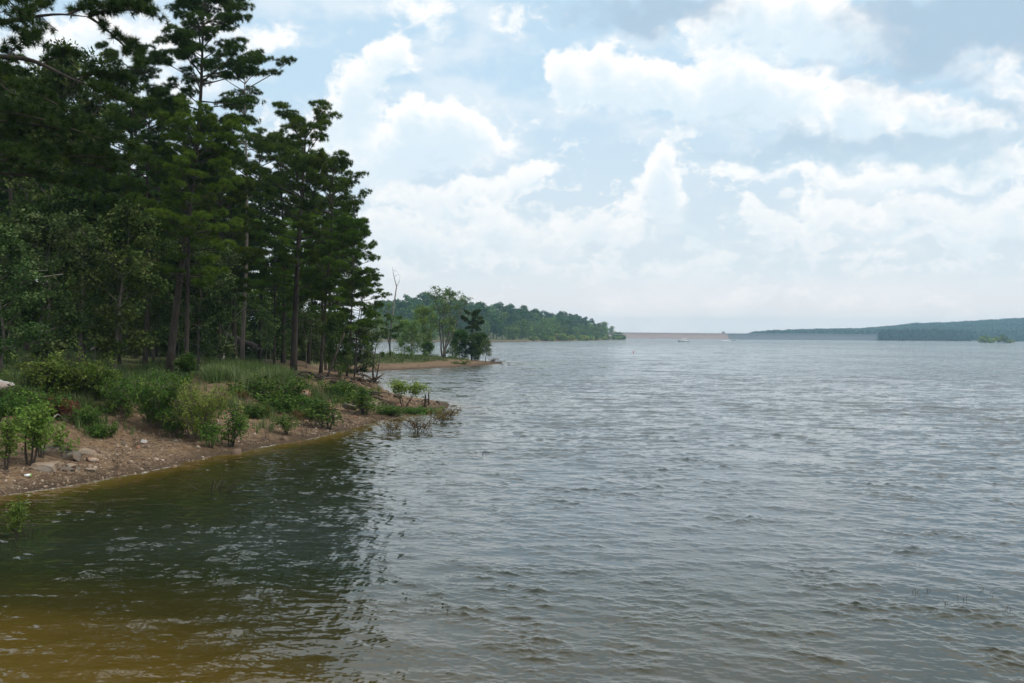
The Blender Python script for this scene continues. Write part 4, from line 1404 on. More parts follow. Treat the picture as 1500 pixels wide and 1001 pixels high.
for i_, (px, py, w_, h_, sd) in enumerate(PALE):
    o_ = rock(px, py, w_, h_, 'rock_tan', 'broken tan slab in the pale rocky patch under the eroded bank', sd, 0.8, 0.35)
    o_['group'] = 'tan slabs under the eroded bank'
for i_ in range(46):
    t_ = gr_.uniform(0, 1)
    px = 30 + 560 * t_
    lo_ = np.interp(px, [0, 100, 200, 300, 400, 500, 600], [700, 695, 675, 660, 640, 625, 606])
    hi_ = np.interp(px, [0, 100, 200, 300, 400, 500, 600], [610, 610, 610, 605, 590, 585, 592])
    o_ = rock(px, hi_ + (lo_ - hi_) * gr_.uniform(0, 1), gr_.uniform(5, 13), gr_.uniform(3, 7), ['rock_tan', 'rock_grey', 'rock_rust', 'rock_tan'][i_ % 4], 'small loose stone lying on the clay and gravel of the bank', 400 + i_, 0.8, 0.35, gr_.uniform(0, 6))
    o_['group'] = 'small stones on the bank'


def wood_piece(name, pts, r0, r1, mat, label, cat, n=7, extra=()):
    mb = MB()
    P = np.array([tuple(p) for p in pts])
    o0 = P[0].copy()
    t = np.linspace(0, 1, len(P))
    tt = np.linspace(0, 1, len(P) * 3)
    Q = np.stack([np.interp(tt, t, P[:, i]) for i in range(3)], 1)
    Q[1:-1] = (Q[:-2] + Q[1:-1] * 2 + Q[2:]) / 4
    Q[1:-1] += gr_.normal(size=Q[1:-1].shape) * r0 * 0.12
    mb.tube(Q - o0, np.linspace(r0, r1, len(Q)), n)
    for (pp, a, b) in extra:
        E = np.array([tuple(p) for p in pp]) - o0
        mb.tube(E, np.linspace(a, b, len(E)), 5)
    o = obj(name, mb.mesh(name, M[mat], True), None, o0)
    tag(o, label, cat)
    return o


def wp(px, py, Y):
    d = ray(px, py)
    return Vector((d.x * Y, Y, CAM_H + d.z * Y))


def lift(v, h):
    return Vector((v.x, v.y, v.z + h))


wood_piece('fallen_log', [wp(326, 490, 84), wp(350, 499, 83), wp(382, 512, 82)], 0.36, 0.24, 'bark_grey', 'thick grey fallen log lying aslant deep in the wood', 'log', 9)
b = gp(497, 553)
wood_piece('leaning_snag', [gp(478, 556), wp(492, 520, gp(478, 556).y), wp(505, 488, gp(478, 556).y + 0.3)], 0.07, 0.04, 'bark_pine', 'grey dead trunk leaning between the last pines', 'dead tree')
Yb = gp(470, 540).y
wood_piece('dead_bough', [wp(452, 524, Yb), wp(470, 514, Yb), wp(492, 505, Yb + 0.2)], 0.05, 0.03, 'bark_dark', 'dark dead bough hanging aslant between the last trunks', 'bough')
wood_piece('bare_sapling', [gp(327, 530), wp(330, 500, 74), wp(338, 470, 74), wp(357, 452, 74)], 0.07, 0.015, 'bark_grey', 'leafless pale forked sapling in front of the fallen log', 'dead sapling', 6,
           [([wp(331, 495, 74), wp(324, 470, 74), wp(320, 450, 74)], 0.03, 0.01), ([wp(336, 476, 74), wp(346, 468, 74), wp(375, 457, 74)], 0.025, 0.01)])
wood_piece('broken_stub', [gp(307, 524), wp(306, 495, gp(307, 524).y)], 0.07, 0.05, 'bark_grey', 'short broken pale stub in the grass', 'stub')
wood_piece('leaning_pole', [wp(133, 513, 56), wp(150, 502, 56), wp(164, 489, 56)], 0.07, 0.05, 'bark_grey', 'pale broken pole leaning in the dark between trunks', 'pole')
wood_piece('bare_limb', [wp(-5, 404, 41), wp(30, 408, 41), wp(58, 406, 41), wp(92, 402, 41)], 0.05, 0.02, 'bark_grey', 'long pale bare limb stretching out low from the oak', 'limb', 6, [([wp(20, 407, 41), wp(45, 398, 40.8), wp(70, 396, 40.6)], 0.02, 0.008)])
wood_piece('driftwood_pole', [lift(gp(338, 594), .08), lift(gp(352, 598), .12), lift(gp(375, 612), .06)], 0.055, 0.03, 'bark_grey', 'grey driftwood pole lying down the clay slope', 'driftwood', 7, [([lift(gp(360, 602), .1), lift(gp(366, 598), .25)], 0.02, 0.01)])
wood_piece('stump', [lift(gp(88, 574), -.1), wp(91, 560, gp(88, 574).y), wp(83, 555, gp(88, 574).y - .1)], 0.075, 0.05, 'bark_dark', 'small dark snag sticking out under the bright green bush', 'snag')
wood_piece('driftwood_branch', [lift(gp(70, 626), .05), lift(gp(84, 616), .22), lift(gp(100, 622), .05)], 0.035, 0.02, 'bark_grey', 'bent grey branch below the reddish dead bough', 'driftwood', 6)
wood_piece('driftwood_branch', [lift(gp(106, 584), .1), lift(gp(114, 588), .22), lift(gp(122, 598), .05)], 0.03, 0.02, 'bark_grey', 'small grey branch above the reddish dead bough', 'driftwood', 6)
plant('dead_pine_bough', S_RUST, gp(98, 610), 'heap of reddish brown dead pine needles on the bank', 'dead bough', None, 0.72, 0.4, (0, 0.1), 0.85, ('stem', 'needles'))

# the root plate with two upright dead stems at the lip of the cove
rb_ = gp(548, 560)
RY = rb_.y
mb = MB()
mb2 = MB()
o0 = np.array(rb_)
up = lambda px, py, dy=0.0: np.array(wp(px, py, RY + dy)) - o0
mb.tube([up(548, 562), up(546, 545), up(548, 525), up(551, 508)], [0.11, 0.08, 0.06, 0.035], 7)
mb.tube([up(550, 560, .2), up(554, 540, .2), up(558, 515, .3)], [0.08, 0.055, 0.03], 6)
mb.tube([up(549, 512), up(556, 500, .1)], [0.03, 0.015], 5)
mb2.tube([up(548, 558), up(538, 551, -.2), up(528, 547, -.3), up(517, 550, -.3)], [0.09, 0.085, 0.07, 0.05], 7)
mb2.tube([up(549, 558), up(556, 552, -.2), up(564, 546, -.2)], [0.08, 0.07, 0.055], 7)
for k in range(26):
    a = gr_.uniform(0, 6.28)
    r = gr_.uniform(0.3, 0.9)
    c = np.array([math.cos(a) * r, math.sin(a) * r * 0.6, 0])
    mb2.tube([gr_.normal(size=3) * 0.08, c * 0.5 + (0, 0, gr_.uniform(0.05, 0.35)), c + (0, 0, gr_.uniform(-0.3, 0.15))], [0.05, 0.035, 0.012], 5)
e = empty('uprooted_stump', rb_, 'uprooted stump with arching roots and two upright dead stems at the cove', 'stump')
obj('stem', mb.mesh('stem', M['root'], True), e)
obj('roots', mb2.mesh('roots', M['drift'], True), e)


def root_tangle(px, py, n, r, label, seed):
    g = np.random.default_rng(seed)
    b = gp(px, py)
    mb = MB()
    for k in range(n):
        a = g.uniform(0, 6.28)
        L = r * g.uniform(0.5, 1.1)
        p0 = g.normal(size=3) * np.array([r * 0.45, r * 0.2, 0.10]) + (0, 0, 0.12)
        d = np.array([math.cos(a), math.sin(a) * 0.6, g.uniform(-0.25, 0.25)])
        P = curve(p0, d, L, 6, (0, 0, -0.3), g, 0.22)
        mb.tube(P, np.linspace(g.uniform(0.03, 0.07), 0.012, 6), 5)
    o = obj('exposed_roots', mb.mesh('roots', M['root'], True), None, b)
    tag(o, label, 'roots')


root_tangle(478, 560, 22, 1.2, 'tangle of dark exposed roots under the broad shouldered pine', 1)
root_tangle(500, 566, 26, 1.3, 'tangle of roots on the eroded bank just short of the uprooted stump', 2)
root_tangle(528, 560, 26, 0.9, 'dense ball of dark roots at the lip of the bank', 3)
root_tangle(518, 582, 12, 1.3, 'dark roots trailing down the eroded clay', 4)
root_tangle(455, 552, 12, 1.1, 'few exposed roots beside the full rounded pine', 5)
root_tangle(632, 592, 12, 0.9, 'washed up roots lying at the tip of the gravel point', 6)
wood_piece('driftwood_pole', [lift(gp(508, 572), .1), lift(gp(525, 576), .12), lift(gp(545, 578), .05)], 0.05, 0.03, 'root', 'dark pole lying along the eroded bank below the roots', 'driftwood')
for (px, py, tp, lab) in [(623, 597, 578, 'broken dark stump standing on the gravel point'), (628, 595, 574, 'thin broken stick beside the dark stump on the gravel point')]:
    b = gp(px, py)
    wood_piece('broken_stump', [lift(b, -.1), lift(b, top_h(px, (py + tp) / 2, b)), lift(b, top_h(px, tp, b))], 0.085 if px == 623 else 0.05, 0.03, 'bark_dark', lab, 'stump')
wood_piece('driftwood_log', [lift(gp(478, 641), .05), lift(gp(498, 637), .08), lift(gp(512, 634), .05)], 0.07, 0.05, 'root', 'dark wet log at the water edge of the beach', 'driftwood', 7,
           [([lift(gp(505, 636), .05), lift(gp(506, 634), .28)], 0.03, 0.02), ([lift(gp(510, 634), .05), lift(gp(513, 632), .30)], 0.03, 0.015)])
# a plastic cup on the beach
b = gp(41, 700)
mb, mb2 = MB(), MB()
mb.tube([(-.09, 0, .045), (-.02, .01, .047), (.05, .02, .05)], [.032, .038, .043], 10)
mb2.tube([(.052, .02, .05), (.065, .022, .05)], [.046, .046], 10)
e = empty('plastic_cup', b, 'crushed white plastic cup lying on the gravel', 'cup')
obj('cup_body', mb.mesh('cup', M['litter'], True), e)
obj('rim', mb2.mesh('rim', M['lime_plastic'], True), e)

# ---------------------------------------------------------------- the peninsula
V_COTTON = broadleaf(401, 11, 3.6, 0.38, 0.17, 'airy', 'bark_oak', limbs=13, twigs=7, leaf=0.22, clump=0.34, n_leaf=10, stems=4, up=0.9, bare=0.30, wob=0.5, dense=0.7)
V_SNAG = broadleaf(402, 7, 2.5, 0.30, 0.12, 'airy', 'bark_oak', limbs=12, twigs=6, leaf=0.22, clump=0.32, n_leaf=11, bare=0.35, dense=0.55)
V_WILLOW = broadleaf(403, 6.5, 2.6, 0.08, 0.09, 'airy', 'bark_oak', limbs=22, twigs=8, leaf=0.20, clump=0.34, n_leaf=14, up=0.25)
V_ROUND = broadleaf(404, 8, 3.4, 0.10, 0.12, 'shrub_mid', 'bark_oak', limbs=24, twigs=8, leaf=0.24, clump=0.42, n_leaf=14)
V_CEDAR = pine(405, 7, cb=0.12, wmax=1.9, r0=0.12, dens=0.9, gap=0.05, mat='pine_dark', round_=0.3, blades=20, blen=0.34, bw=0.07, dead=0)
V_BOTT = broadleaf(406, 4, 2.2, 0.04, 0.06, 'shrub_dark', 'bark_dark', limbs=20, twigs=8, leaf=0.20, clump=0.34, n_leaf=14)
V_EDGE = broadleaf(407, 4.2, 1.6, 0.30, 0.06, 'oak', 'bark_dark', limbs=12, twigs=6, leaf=0.18, clump=0.30, n_leaf=12)
V_FLATP = pine(408, 6.5, cb=0.50, wmax=1.7, r0=0.10, dens=0.9, gap=0.1, mat='pine', blades=20, blen=0.36, bw=0.07, dead=2)


def ptree(var, px, Y, top, label, cat='tree', name='tree', wide=1.0, rz=None, tx=None, group=None):
    b = at(px, Y)
    if b.z < 0:
        b.z = -0.1
    h = top_h(px if tx is None else tx, top, b)
    ang = 0 if tx is None else math.atan2(ray(tx, 500).x * Y - b.x, h)
    return plant(name, var, b, label, cat, group, h, rz, (0, ang), wide)


ptree(V_COTTON, 650, 142, 411, 'tall many stemmed tree with sparse leaves on the peninsula', name='many_stemmed_tree', wide=1.12, rz=0.6)
sn = ptree(V_SNAG, 571, 140, 446, 'ragged tree with a long dead bare top on the peninsula', 'dead topped tree', 'ragged_tree', 1.05, 0.3)
b = at(571, 140)
mb = MB()
q = lambda px, py: np.array(wp(px, py, 140)) - np.array(b)
mb.tube([q(571, 500), q(574, 470), q(578, 440), q(581, 420), q(577, 405), q(575, 392)], [0.13, 0.12, 0.10, 0.075, 0.045, 0.02], 7)
mb.tube([q(581, 420), q(585, 412), q(585, 405)], [0.04, 0.03, 0.012], 5)
mb.tube([q(577, 407), q(582, 402), q(587, 404), q(588, 409)], [0.025, 0.02, 0.015, 0.01], 5)
mb.tube([q(575, 396), q(580, 397), q(584, 400)], [0.02, 0.015, 0.01], 5)
o = obj('dead_top', mb.mesh('dead_top', M['bark_grey'], True), sn)
o.matrix_parent_inverse = Matrix.LocRotScale(sn.location, sn.rotation_euler, sn.scale).inverted()
o.location = b
ptree(V_WILLOW, 602, 132, 470, 'pale green layered young tree standing on the peninsula beach edge', 'young tree', 'young_tree', 0.95, 0.2)
ptree(V_ROUND, 620, 150, 452, 'rounded green tree behind the pale layered young tree', 'tree', 'broadleaf_tree', 1.0, 1.2)
ptree(V_ROUND, 592, 155, 470, 'bushy green tree behind the ragged dead topped tree', 'tree', 'broadleaf_tree', 0.9, 2.2)
ptree(V_ROUND, 545, 150, 462, 'leafy tree where the peninsula leaves the wood', 'tree', 'broadleaf_tree', 0.9, 3.2)
ptree(V_WILLOW, 663, 152, 478, 'leafy shrub behind the many stemmed tree', 'young tree', 'young_tree', 0.9, 1.5)
ptree(V_CEDAR, 691, 146, 461, 'dark tiered evergreen near the tip of the peninsula', 'evergreen', 'cedar_tree', 0.9, 0.7)
ptree(V_BOTT, 676, 146, 486, 'dark rounded bush on one side of the tiered evergreen', 'bush', 'bush', 1.0, 0.4)
ptree(V_BOTT, 700, 145, 490, 'dark bush at the foot of the tiered evergreen towards the tip', 'bush', 'bush', 0.9, 1.4)
ptree(V_EDGE, 711, 141, 500, 'small open tree rooted in the water at the peninsula tip', 'tree', 'water_edge_tree', 1.3, 0.9)
ptree(V_FLATP, 572, 133, 468, 'little flat topped pine on the peninsula grass', 'pine', 'pine_tree', 1.0, 0.5)
ptree(V_FLATP, 528, 118, 430, 'pine at the root of the peninsula seen past the last trunks', 'pine', 'pine_tree', 1.0, 1.5)
ptree(V_BOTT, 536, 148, 508, 'low bush by the far water behind the slim trunks', 'bush', 'bush', 1.0, 2.4)
ptree(V_BOTT, 625, 148, 502, 'low bush in the grass in front of the rounded green tree', 'bush', 'bush', 1.3, 3.4)
ptree(V_BOTT, 560, 130, 516, 'small bush on the peninsula bank under the ragged tree', 'bush', 'bush', 1.1, 4.4)
ptree(S_OCHRE, 722, 143, 522, 'ochre twiggy shrub at the very tip of the peninsula', 'shrub', 'shrub', 1.5, 1.1)
ptree(S_OCHRE, 733, 144, 526, 'twiggy shrub standing in the water just off the peninsula tip', 'shrub', 'shrub', 1.4, 2.1)

gpn = np.random.default_rng(14)
for k in range(46):
    x, y = gpn.uniform(-30, -2), gpn.uniform(112, 164)
    z, dd = terr(x, y)
    if dd[0] < 1.2:
        continue
    plant('leafy_weed', [S_WEED, S_YOUNG, S_BARE][k % 3], Vector((x, y, float(z[0]))), 'small weed growing on the low peninsula', 'weed', 'weeds on the peninsula', gpn.uniform(0.35, 1.0), None, (0, 0), gpn.uniform(1.0, 1.8), ('stem', 'foliage'))

# ---------------------------------------------------------------- the wooded headland across the water
FT = [far_tree(501, 19, 13, 'far_pine', 'pine', 1100), far_tree(502, 20, 12, 'far_pine', 'pine', 1100), far_tree(503, 18, 13, 'far_pine', 'pine', 1100),
      far_tree(504, 15, 13, 'far_oak', 'oak', 1000), far_tree(505, 14, 14, 'far_oak', 'oak', 1000), far_tree(506, 16, 12, 'far_oak', 'oak', 1000)]
FL = [far_tree(511, 4, 6, 'far_lime', cards=300, card=0.7), far_tree(512, 3, 7, 'far_lime', cards=260, card=0.7), far_tree(513, 5, 5, 'far_oak', cards=260, card=0.7)]
gh = np.random.default_rng(12)
spots = []
tries = 0
while len(spots) < 285 and tries < 40000:
    tries += 1
    D = gh.uniform(600, 1200)
    px = gh.uniform(560, 916)
    x = (px - 750) / F * D
    h = float(sdist(HEADL, np.array([x]), np.array([D]))[0])
    if h < 7 or h > 120:
        continue
    if any((x - s[0]) ** 2 + (D - s[1]) ** 2 < (5.0 + 0.03 * min(h, 100)) ** 2 for s in spots):
        continue
    spots.append((x, D, h))
for i, (x, D, h) in enumerate(spots):
    pinep = 0.15 + 0.6 * sstep(12, 50, h)
    is_pine = gh.random() < pinep
    v = FT[int(gh.integers(0, 3)) + (0 if is_pine else 3)]
    s = gh.uniform(0.88, 1.28) * (0.72 + 0.28 * float(sstep(9, 40, h)))
    lab = ('dark pine', 'in the tree mass of the wooded headland across the lake') if is_pine else ('paler broadleaf tree', 'in the tree mass of the wooded headland across the lake')
    plant('headland_pine' if is_pine else 'headland_tree', v, Vector((x, D, tz(x, D))), ' '.join(lab), 'tree', 'pines on the wooded headland' if is_pine else 'broadleaf trees on the wooded headland', v[2] * s, gh.uniform(0, 6.28))
HL = HEADL[2:12]
hs = np.concatenate([[0], np.cumsum(np.hypot(*np.diff(HL, axis=0).T))])
for k in range(46):
    t = gh.uniform(0.16, 1.0) * hs[-1]
    x, y = np.interp(t, hs, HL[:, 0]), np.interp(t, hs, HL[:, 1])
    x, y = x - 1.5 + gh.normal() * 1.0, y + gh.uniform(2.0, 6.5)
    z = tz(x, y)
    if z < 0.0:
        continue
    v = FL[int(gh.integers(0, 3))]
    plant('shore_shrub', v, Vector((x, y, z)), 'yellow green shrub along the shore of the wooded headland', 'shrub', 'shrubs along the headland shore', v[2] * gh.uniform(0.6, 1.25), gh.uniform(0, 6.28))
V_FARBARE = broadleaf(520, 12, 4.5, 0.25, 0.16, 'far_oak', 'bark_oak', limbs=15, twigs=7, leaf=0.55, clump=0.9, n_leaf=8, bare=0.3)
for px, D, tp, lab in [(885, 1110, 473, 'bare pale tree at the end of the wooded headland'), (896, 1120, 479, 'half bare tree last on the headland tip'), (882, 1090, 474, 'thin pale tree just before the headland tip')]:
    b = at(px, D)
    plant('half_bare_tree', V_FARBARE, b, lab, 'tree', None, max(6, top_h(px, tp, b)), gh.uniform(0, 6), (0, 0), 1.2)
for px, D, tp, lab in [(905, 1140, 487, 'round green shrub on the headland tip'), (912, 1150, 491, 'lowest green shrub at the very tip of the headland')]:
    b = at(px, D)
    plant('tip_shrub', FL[2], Vector((b.x, b.y, max(b.z, 0))), lab, 'shrub', None, top_h(px, tp, b), 0.3, (0, 0), 1.3)

# ---------------------------------------------------------------- islet
for px, dy, tp, wd, var, lab in [(1471, 0, 488.5, 1.0, FT[3], 'tallest dark round tree on the little islet'), (1445, 1, 491, 1.0, FT[4], 'rounded olive tree on the islet'), (1456, 2, 492.5, 1.0, FT[5], 'middle tree of the islet, dull olive'),
                                 (1463, 0, 494, 1.1, FL[0], 'pale shrub between the islet trees'), (1438, -1, 494.5, 1.0, FL[0], 'lime green shrub at the near end of the islet'), (1451, -2, 497, 1.4, FL[1], 'low lime shrub under the islet trees'),
                                 (1479, -1, 498.5, 1.6, FL[1], 'low shrub at the outer end of the islet')]:
    Y = 1100 + dy
    b = at(px, Y)
    b.z = max(b.z, 0.1)
    plant('islet_tree' if var in FT else 'islet_shrub', var, b, lab, 'tree' if var in FT else 'shrub', None, top_h(px, tp, b), None, (0, 0), wd)

# ---------------------------------------------------------------- far wooded hills: one mass
gw = np.random.default_rng(33)
ico = np.array([(0, 0, 1), (.894, 0, .447), (.276, .851, .447), (-.724, .526, .447), (-.724, -.526, .447), (.276, -.851, .447), (.724, .526, -.447), (-.276, .851, -.447), (-.894, 0, -.447), (-.276, -.851, -.447), (.724, -.526, -.447), (0, 0, -1)])
icf = np.array([(0, 1, 2), (0, 2, 3), (0, 3, 4), (0, 4, 5), (0, 5, 1), (1, 6, 2), (2, 7, 3), (3, 8, 4), (4, 9, 5), (5, 10, 1), (2, 6, 7), (3, 7, 8), (4, 8, 9), (5, 9, 10), (1, 10, 6), (11, 7, 6), (11, 8, 7), (11, 9, 8), (11, 10, 9), (11, 6, 10)])


def wood_mass(name, x, y, r0, r1, lift_, label, tall=1.25, tone=0.45):
    z, _ = terr(x, y)
    k = z > 0.3
    x, y, z = x[k], y[k], z[k]
    n = len(x)
    r = gw.uniform(r0, r1, n)
    P = np.stack([x, y, z + r * lift_], 1)
    mb = MB()
    tn = np.clip(tone + 0.9 * (fbm(x * 0.006, y * 0.006, 19, 3) - 0.5) + gw.normal(size=n) * 0.16, 0, 1)
    temps = []
    for _ in range(5):                       # lumpy crowns made of leaf cards round a lobe
        c = 26
        D = gw.normal(size=(c, 3))
        D[:, 2] = np.abs(D[:, 2]) * 0.9 - 0.25
        D /= np.linalg.norm(D, axis=1, keepdims=True)
        rr_ = z_to(D + gw.normal(size=D.shape) * 0.4, gw)
        tv = np.array([(-0.42, -0.40, 0), (0.45, -0.30, -0.1), (0.05, 0.5, 0)])
        V = np.einsum('nij,kj->nki', rr_, tv) + (D * gw.uniform(0.7, 1.05, c)[:, None])[:, None]
        V = V.reshape(-1, 3) * np.array([1, 1, tall])
        temps.append((V, np.arange(c * 3).reshape(-1, 3)))
    w = gw.integers(0, 5, n)
    a = gw.uniform(0, 6.28, n)
    rot = np.zeros((n, 3, 3))
    rot[:, 0, 0] = np.cos(a)
    rot[:, 0, 1] = -np.sin(a)
    rot[:, 1, 0] = np.sin(a)
    rot[:, 1, 1] = np.cos(a)
    rot[:, 2, 2] = 1
    for k in range(5):
        m = w == k
        mb.scatter(temps[k][0], temps[k][1], P[m], rot[m], r[m], tn[m])
    mb.scatter(ico * np.array([0.8, 0.8, 0.8 * tall]), icf, P, rot, r, tn * 0.6)
    tag(obj(name, mb.mesh(name, M['far_wood'])), label, 'forest', kind='stuff')


n = 9000
D = gw.uniform(2080, 3050, n)
px = gw.uniform(1095, 1580, n)
ok_ = np.interp(px, [1100, 1150, 1200], [0.0, 0.6, 1.0]) * (D > 2300) + (px > 1290) > gw.random(n)
D, px = D[ok_], px[ok_]
wood_mass('hill_forest', (px - 750) / F * D, D, 6.0, 10.0, 0.7, 'blue green forest covering the far hills')
n = 420
D = gw.uniform(1875, 1990, n)
px = gw.uniform(1288, 1425, n)
hgt = np.interp(px, [1288, 1300, 1360, 1385, 1410, 1425], [1.0, 1.15, 1.05, 0.8, 0.5, 0.3])
keep = gw.random(n) < hgt
wood_mass('spit_forest', ((px - 750) / F * D)[keep], D[keep], 5.0, 8.0, 1.1, 'darker belt of wood on the low spit before the hills', 1.4, 0.3)

# ---------------------------------------------------------------- the dam
def build_dam():
    D0 = 2000.0
    e = empty('earth_dam', ((1100 - 750) / F * D0, D0, 0), 'long low dam across the lake, stone faced, pinkish on one stretch and dark grey on the other', 'dam')
    x0, x1 = (780 - 1100) / F * D0, (1330 - 1100) / F * D0
    xs = np.linspace(x0, x1, 140)
    prof = [(-24, -3.0), (-18, 0.6), (-9, 5.2), (0, 10.6), (0.01, 11.4), (9, 11.4), (30, -2)]
    V = np.array([[(x, py_, pz + (0.25 * gh.normal() if 0 < j < 3 else 0)) for j, (py_, pz) in enumerate(prof)] for x in xs]).reshape(-1, 3)
    m = len(prof)
    i = np.arange(len(xs) - 1)[:, None] * m
    j = np.arange(m - 1)[None]
    Q = np.stack([i + j, i + m + j, i + m + j + 1, i + j + 1], -1).reshape(-1, 4)
    mt, nt = new_mat('dam_riprap')
    co = nt.node('ShaderNodeTexCoord').outputs['Object']
    nz = nt.noise(nt.vmath('MULTIPLY', co, (1, 1, 2)), 0.10, 6, 0.7)
    vr = nt.node('ShaderNodeTexVoronoi', {'Vector': co, 'Scale': 0.4})
    c = nt.mix(nt.range(nz, 0.3, 0.7), rgb(0.20, 0.135, 0.115), rgb(0.31, 0.22, 0.195))
    c = nt.mix(nt.math('MULTIPLY', nt.node('ShaderNodeSeparateColor', {0: vr.outputs['Color']}).outputs[0], 0.5), c, rgb(0.22, 0.15, 0.14))
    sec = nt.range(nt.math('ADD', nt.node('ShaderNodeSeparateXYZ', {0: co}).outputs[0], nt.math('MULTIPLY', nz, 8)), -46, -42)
    c = nt.mix(sec, c, nt.mix(nz, rgb(0.060, 0.062, 0.072), rgb(0.125, 0.125, 0.14)))  # face colour turns darker grey past the gatehouse
    p = nt.node('ShaderNodeBsdfPrincipled', {'Base Color': c, 'Roughness': 0.95, 'Normal': nt.node('ShaderNodeBump', {'Strength': 1.0, 'Distance': 0.8, 'Height': vr.outputs['Distance']}).outputs[0]})
    finish(nt, p.outputs[0])
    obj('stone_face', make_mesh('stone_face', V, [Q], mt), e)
    rb = MB()
    rb.box(((x0 + x1) / 2, 4.5, 11.6), (x1 - x0, 7, 0.25))
    for k in range(60):
        rb.box((x0 + (k + 0.5) * (x1 - x0) / 60, 0.9, 12.0), (0.4, 0.4, 0.9))
    rb.box(((x0 + x1) / 2, 0.9, 12.25), (x1 - x0, 0.25, 0.35))
    obj('crest_road', rb.mesh('crest_road', M['concrete']), e)
    h = MB()
    gx_ = (1060 - 1100) / F * D0
    h.box((gx_, 3, 13.4), (5.2, 3.5, 3.4))
    h.box((gx_, 3, 15.25), (6.0, 4.2, 0.35))
    h.box((gx_ - 0.2, 1.2, 13.0), (1.2, 0.12, 2.2))
    gt = obj('gatehouse', h.mesh('gatehouse', M['concrete']), e)


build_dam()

# ---------------------------------------------------------------- boats and buoy
def pontoon_boat():
    x, y = at_water(1002, 500.9)
    y = min(y, 900)
    x = ray(1002, 500).x * y
    e = empty('pontoon_boat', (x, y, 0.0), 'white and grey pontoon boat with a canopy far out on the lake', 'boat', rotz=R(4))
    L, Wd = 9.2, 2.6
    for s in (-1, 1):
        t = MB()
        t.tube([(-L / 2, s * 0.95, 0.12), (-L / 2 + .3, s * 0.95, 0.15), (L / 2 - 1.0, s * 0.95, 0.15), (L / 2 - .3, s * 0.95, 0.28), (L / 2, s * 0.95, 0.42)], [0.28, 0.33, 0.33, 0.26, 0.05], 12)
        obj('pontoon', t.mesh('pontoon', M['alu'], True), e)
    d = MB()
    d.box((-0.15, 0, 0.56), (L - 0.6, Wd, 0.14))
    obj('deck', d.mesh('deck', M['alu']), e)
    f = MB()
    for s in (-1, 1):
        f.box((-0.3, s * (Wd / 2 - .05), 1.0), (L - 1.6, 0.05, 0.72))
        f.box((-0.3, s * (Wd / 2 - .05), 1.40), (L - 1.6, 0.09, 0.07))
    f.box((L / 2 - 1.1, 0, 1.0), (0.05, Wd - .1, 0.72))
    f.box((-L / 2 + 0.5, 0, 1.0), (0.05, Wd - .1, 0.72))
    obj('railing', f.mesh('railing', M['white_paint']), e)
    st = MB()
    for px_, sz in ((2.2, 1.6), (-2.6, 1.5)):
        st.box((px_, 0.9, 1.0), (sz, 0.6, 0.6))
        st.box((px_, -0.9, 1.0), (sz, 0.6, 0.6))
    obj('seat', st.mesh('seat', M['white_paint']), e)
    c = MB()
    c.tube([(-1.2, -1.2, 2.55), (-1.2, -.6, 2.72), (-1.2, 0, 2.78), (-1.2, .6, 2.72), (-1.2, 1.2, 2.55)], 0.03, 5)
    xs = np.linspace(-1.4, 2.0, 5)
    ys = np.linspace(-1.25, 1.25, 7)
    V = np.array([(a, b_, 2.78 - 0.15 * (b_ / 1.25) ** 2) for a in xs for b_ in ys])
    V2 = V - (0, 0, 0.07)
    i = np.arange(4)[:, None] * 7
    j = np.arange(6)[None]
    Q = np.stack([i + j, i + 7 + j, i + 8 + j, i + j + 1], -1).reshape(-1, 4)
    c.add(V, Q)
    c.add(V2, Q[:, ::-1])
    obj('canopy', c.mesh('canopy', M['white_paint'], True), e)
    for (a, s) in ((-1.2, -1), (-1.2, 1), (1.8, -1), (1.8, 1)):
        p = MB()
        p.tube([(a, s * 1.22, 0.6), (a, s * 1.22, 2.62)], 0.03, 5)
        obj('canopy_post', p.mesh('canopy_post', M['alu']), e)
    mo = MB()
    mo.box((-L / 2 + 0.05, 0, 0.95), (0.55, 0.45, 0.7))
    mo.box((-L / 2 + 0.0, 0, 0.35), (0.22, 0.14, 0.8))
    obj('outboard_motor', mo.mesh('outboard_motor', M['deck_dark']), e)
    fl = MB()
    fl.tube([(-2.9, 0.6, 1.2), (-2.9, 0.6, 3.4)], 0.03, 5)
    fl.box((-3.15, 0.6, 3.1), (0.55, 0.04, 0.5))
    obj('flag', fl.mesh('flag', M['red_cloth']), e)


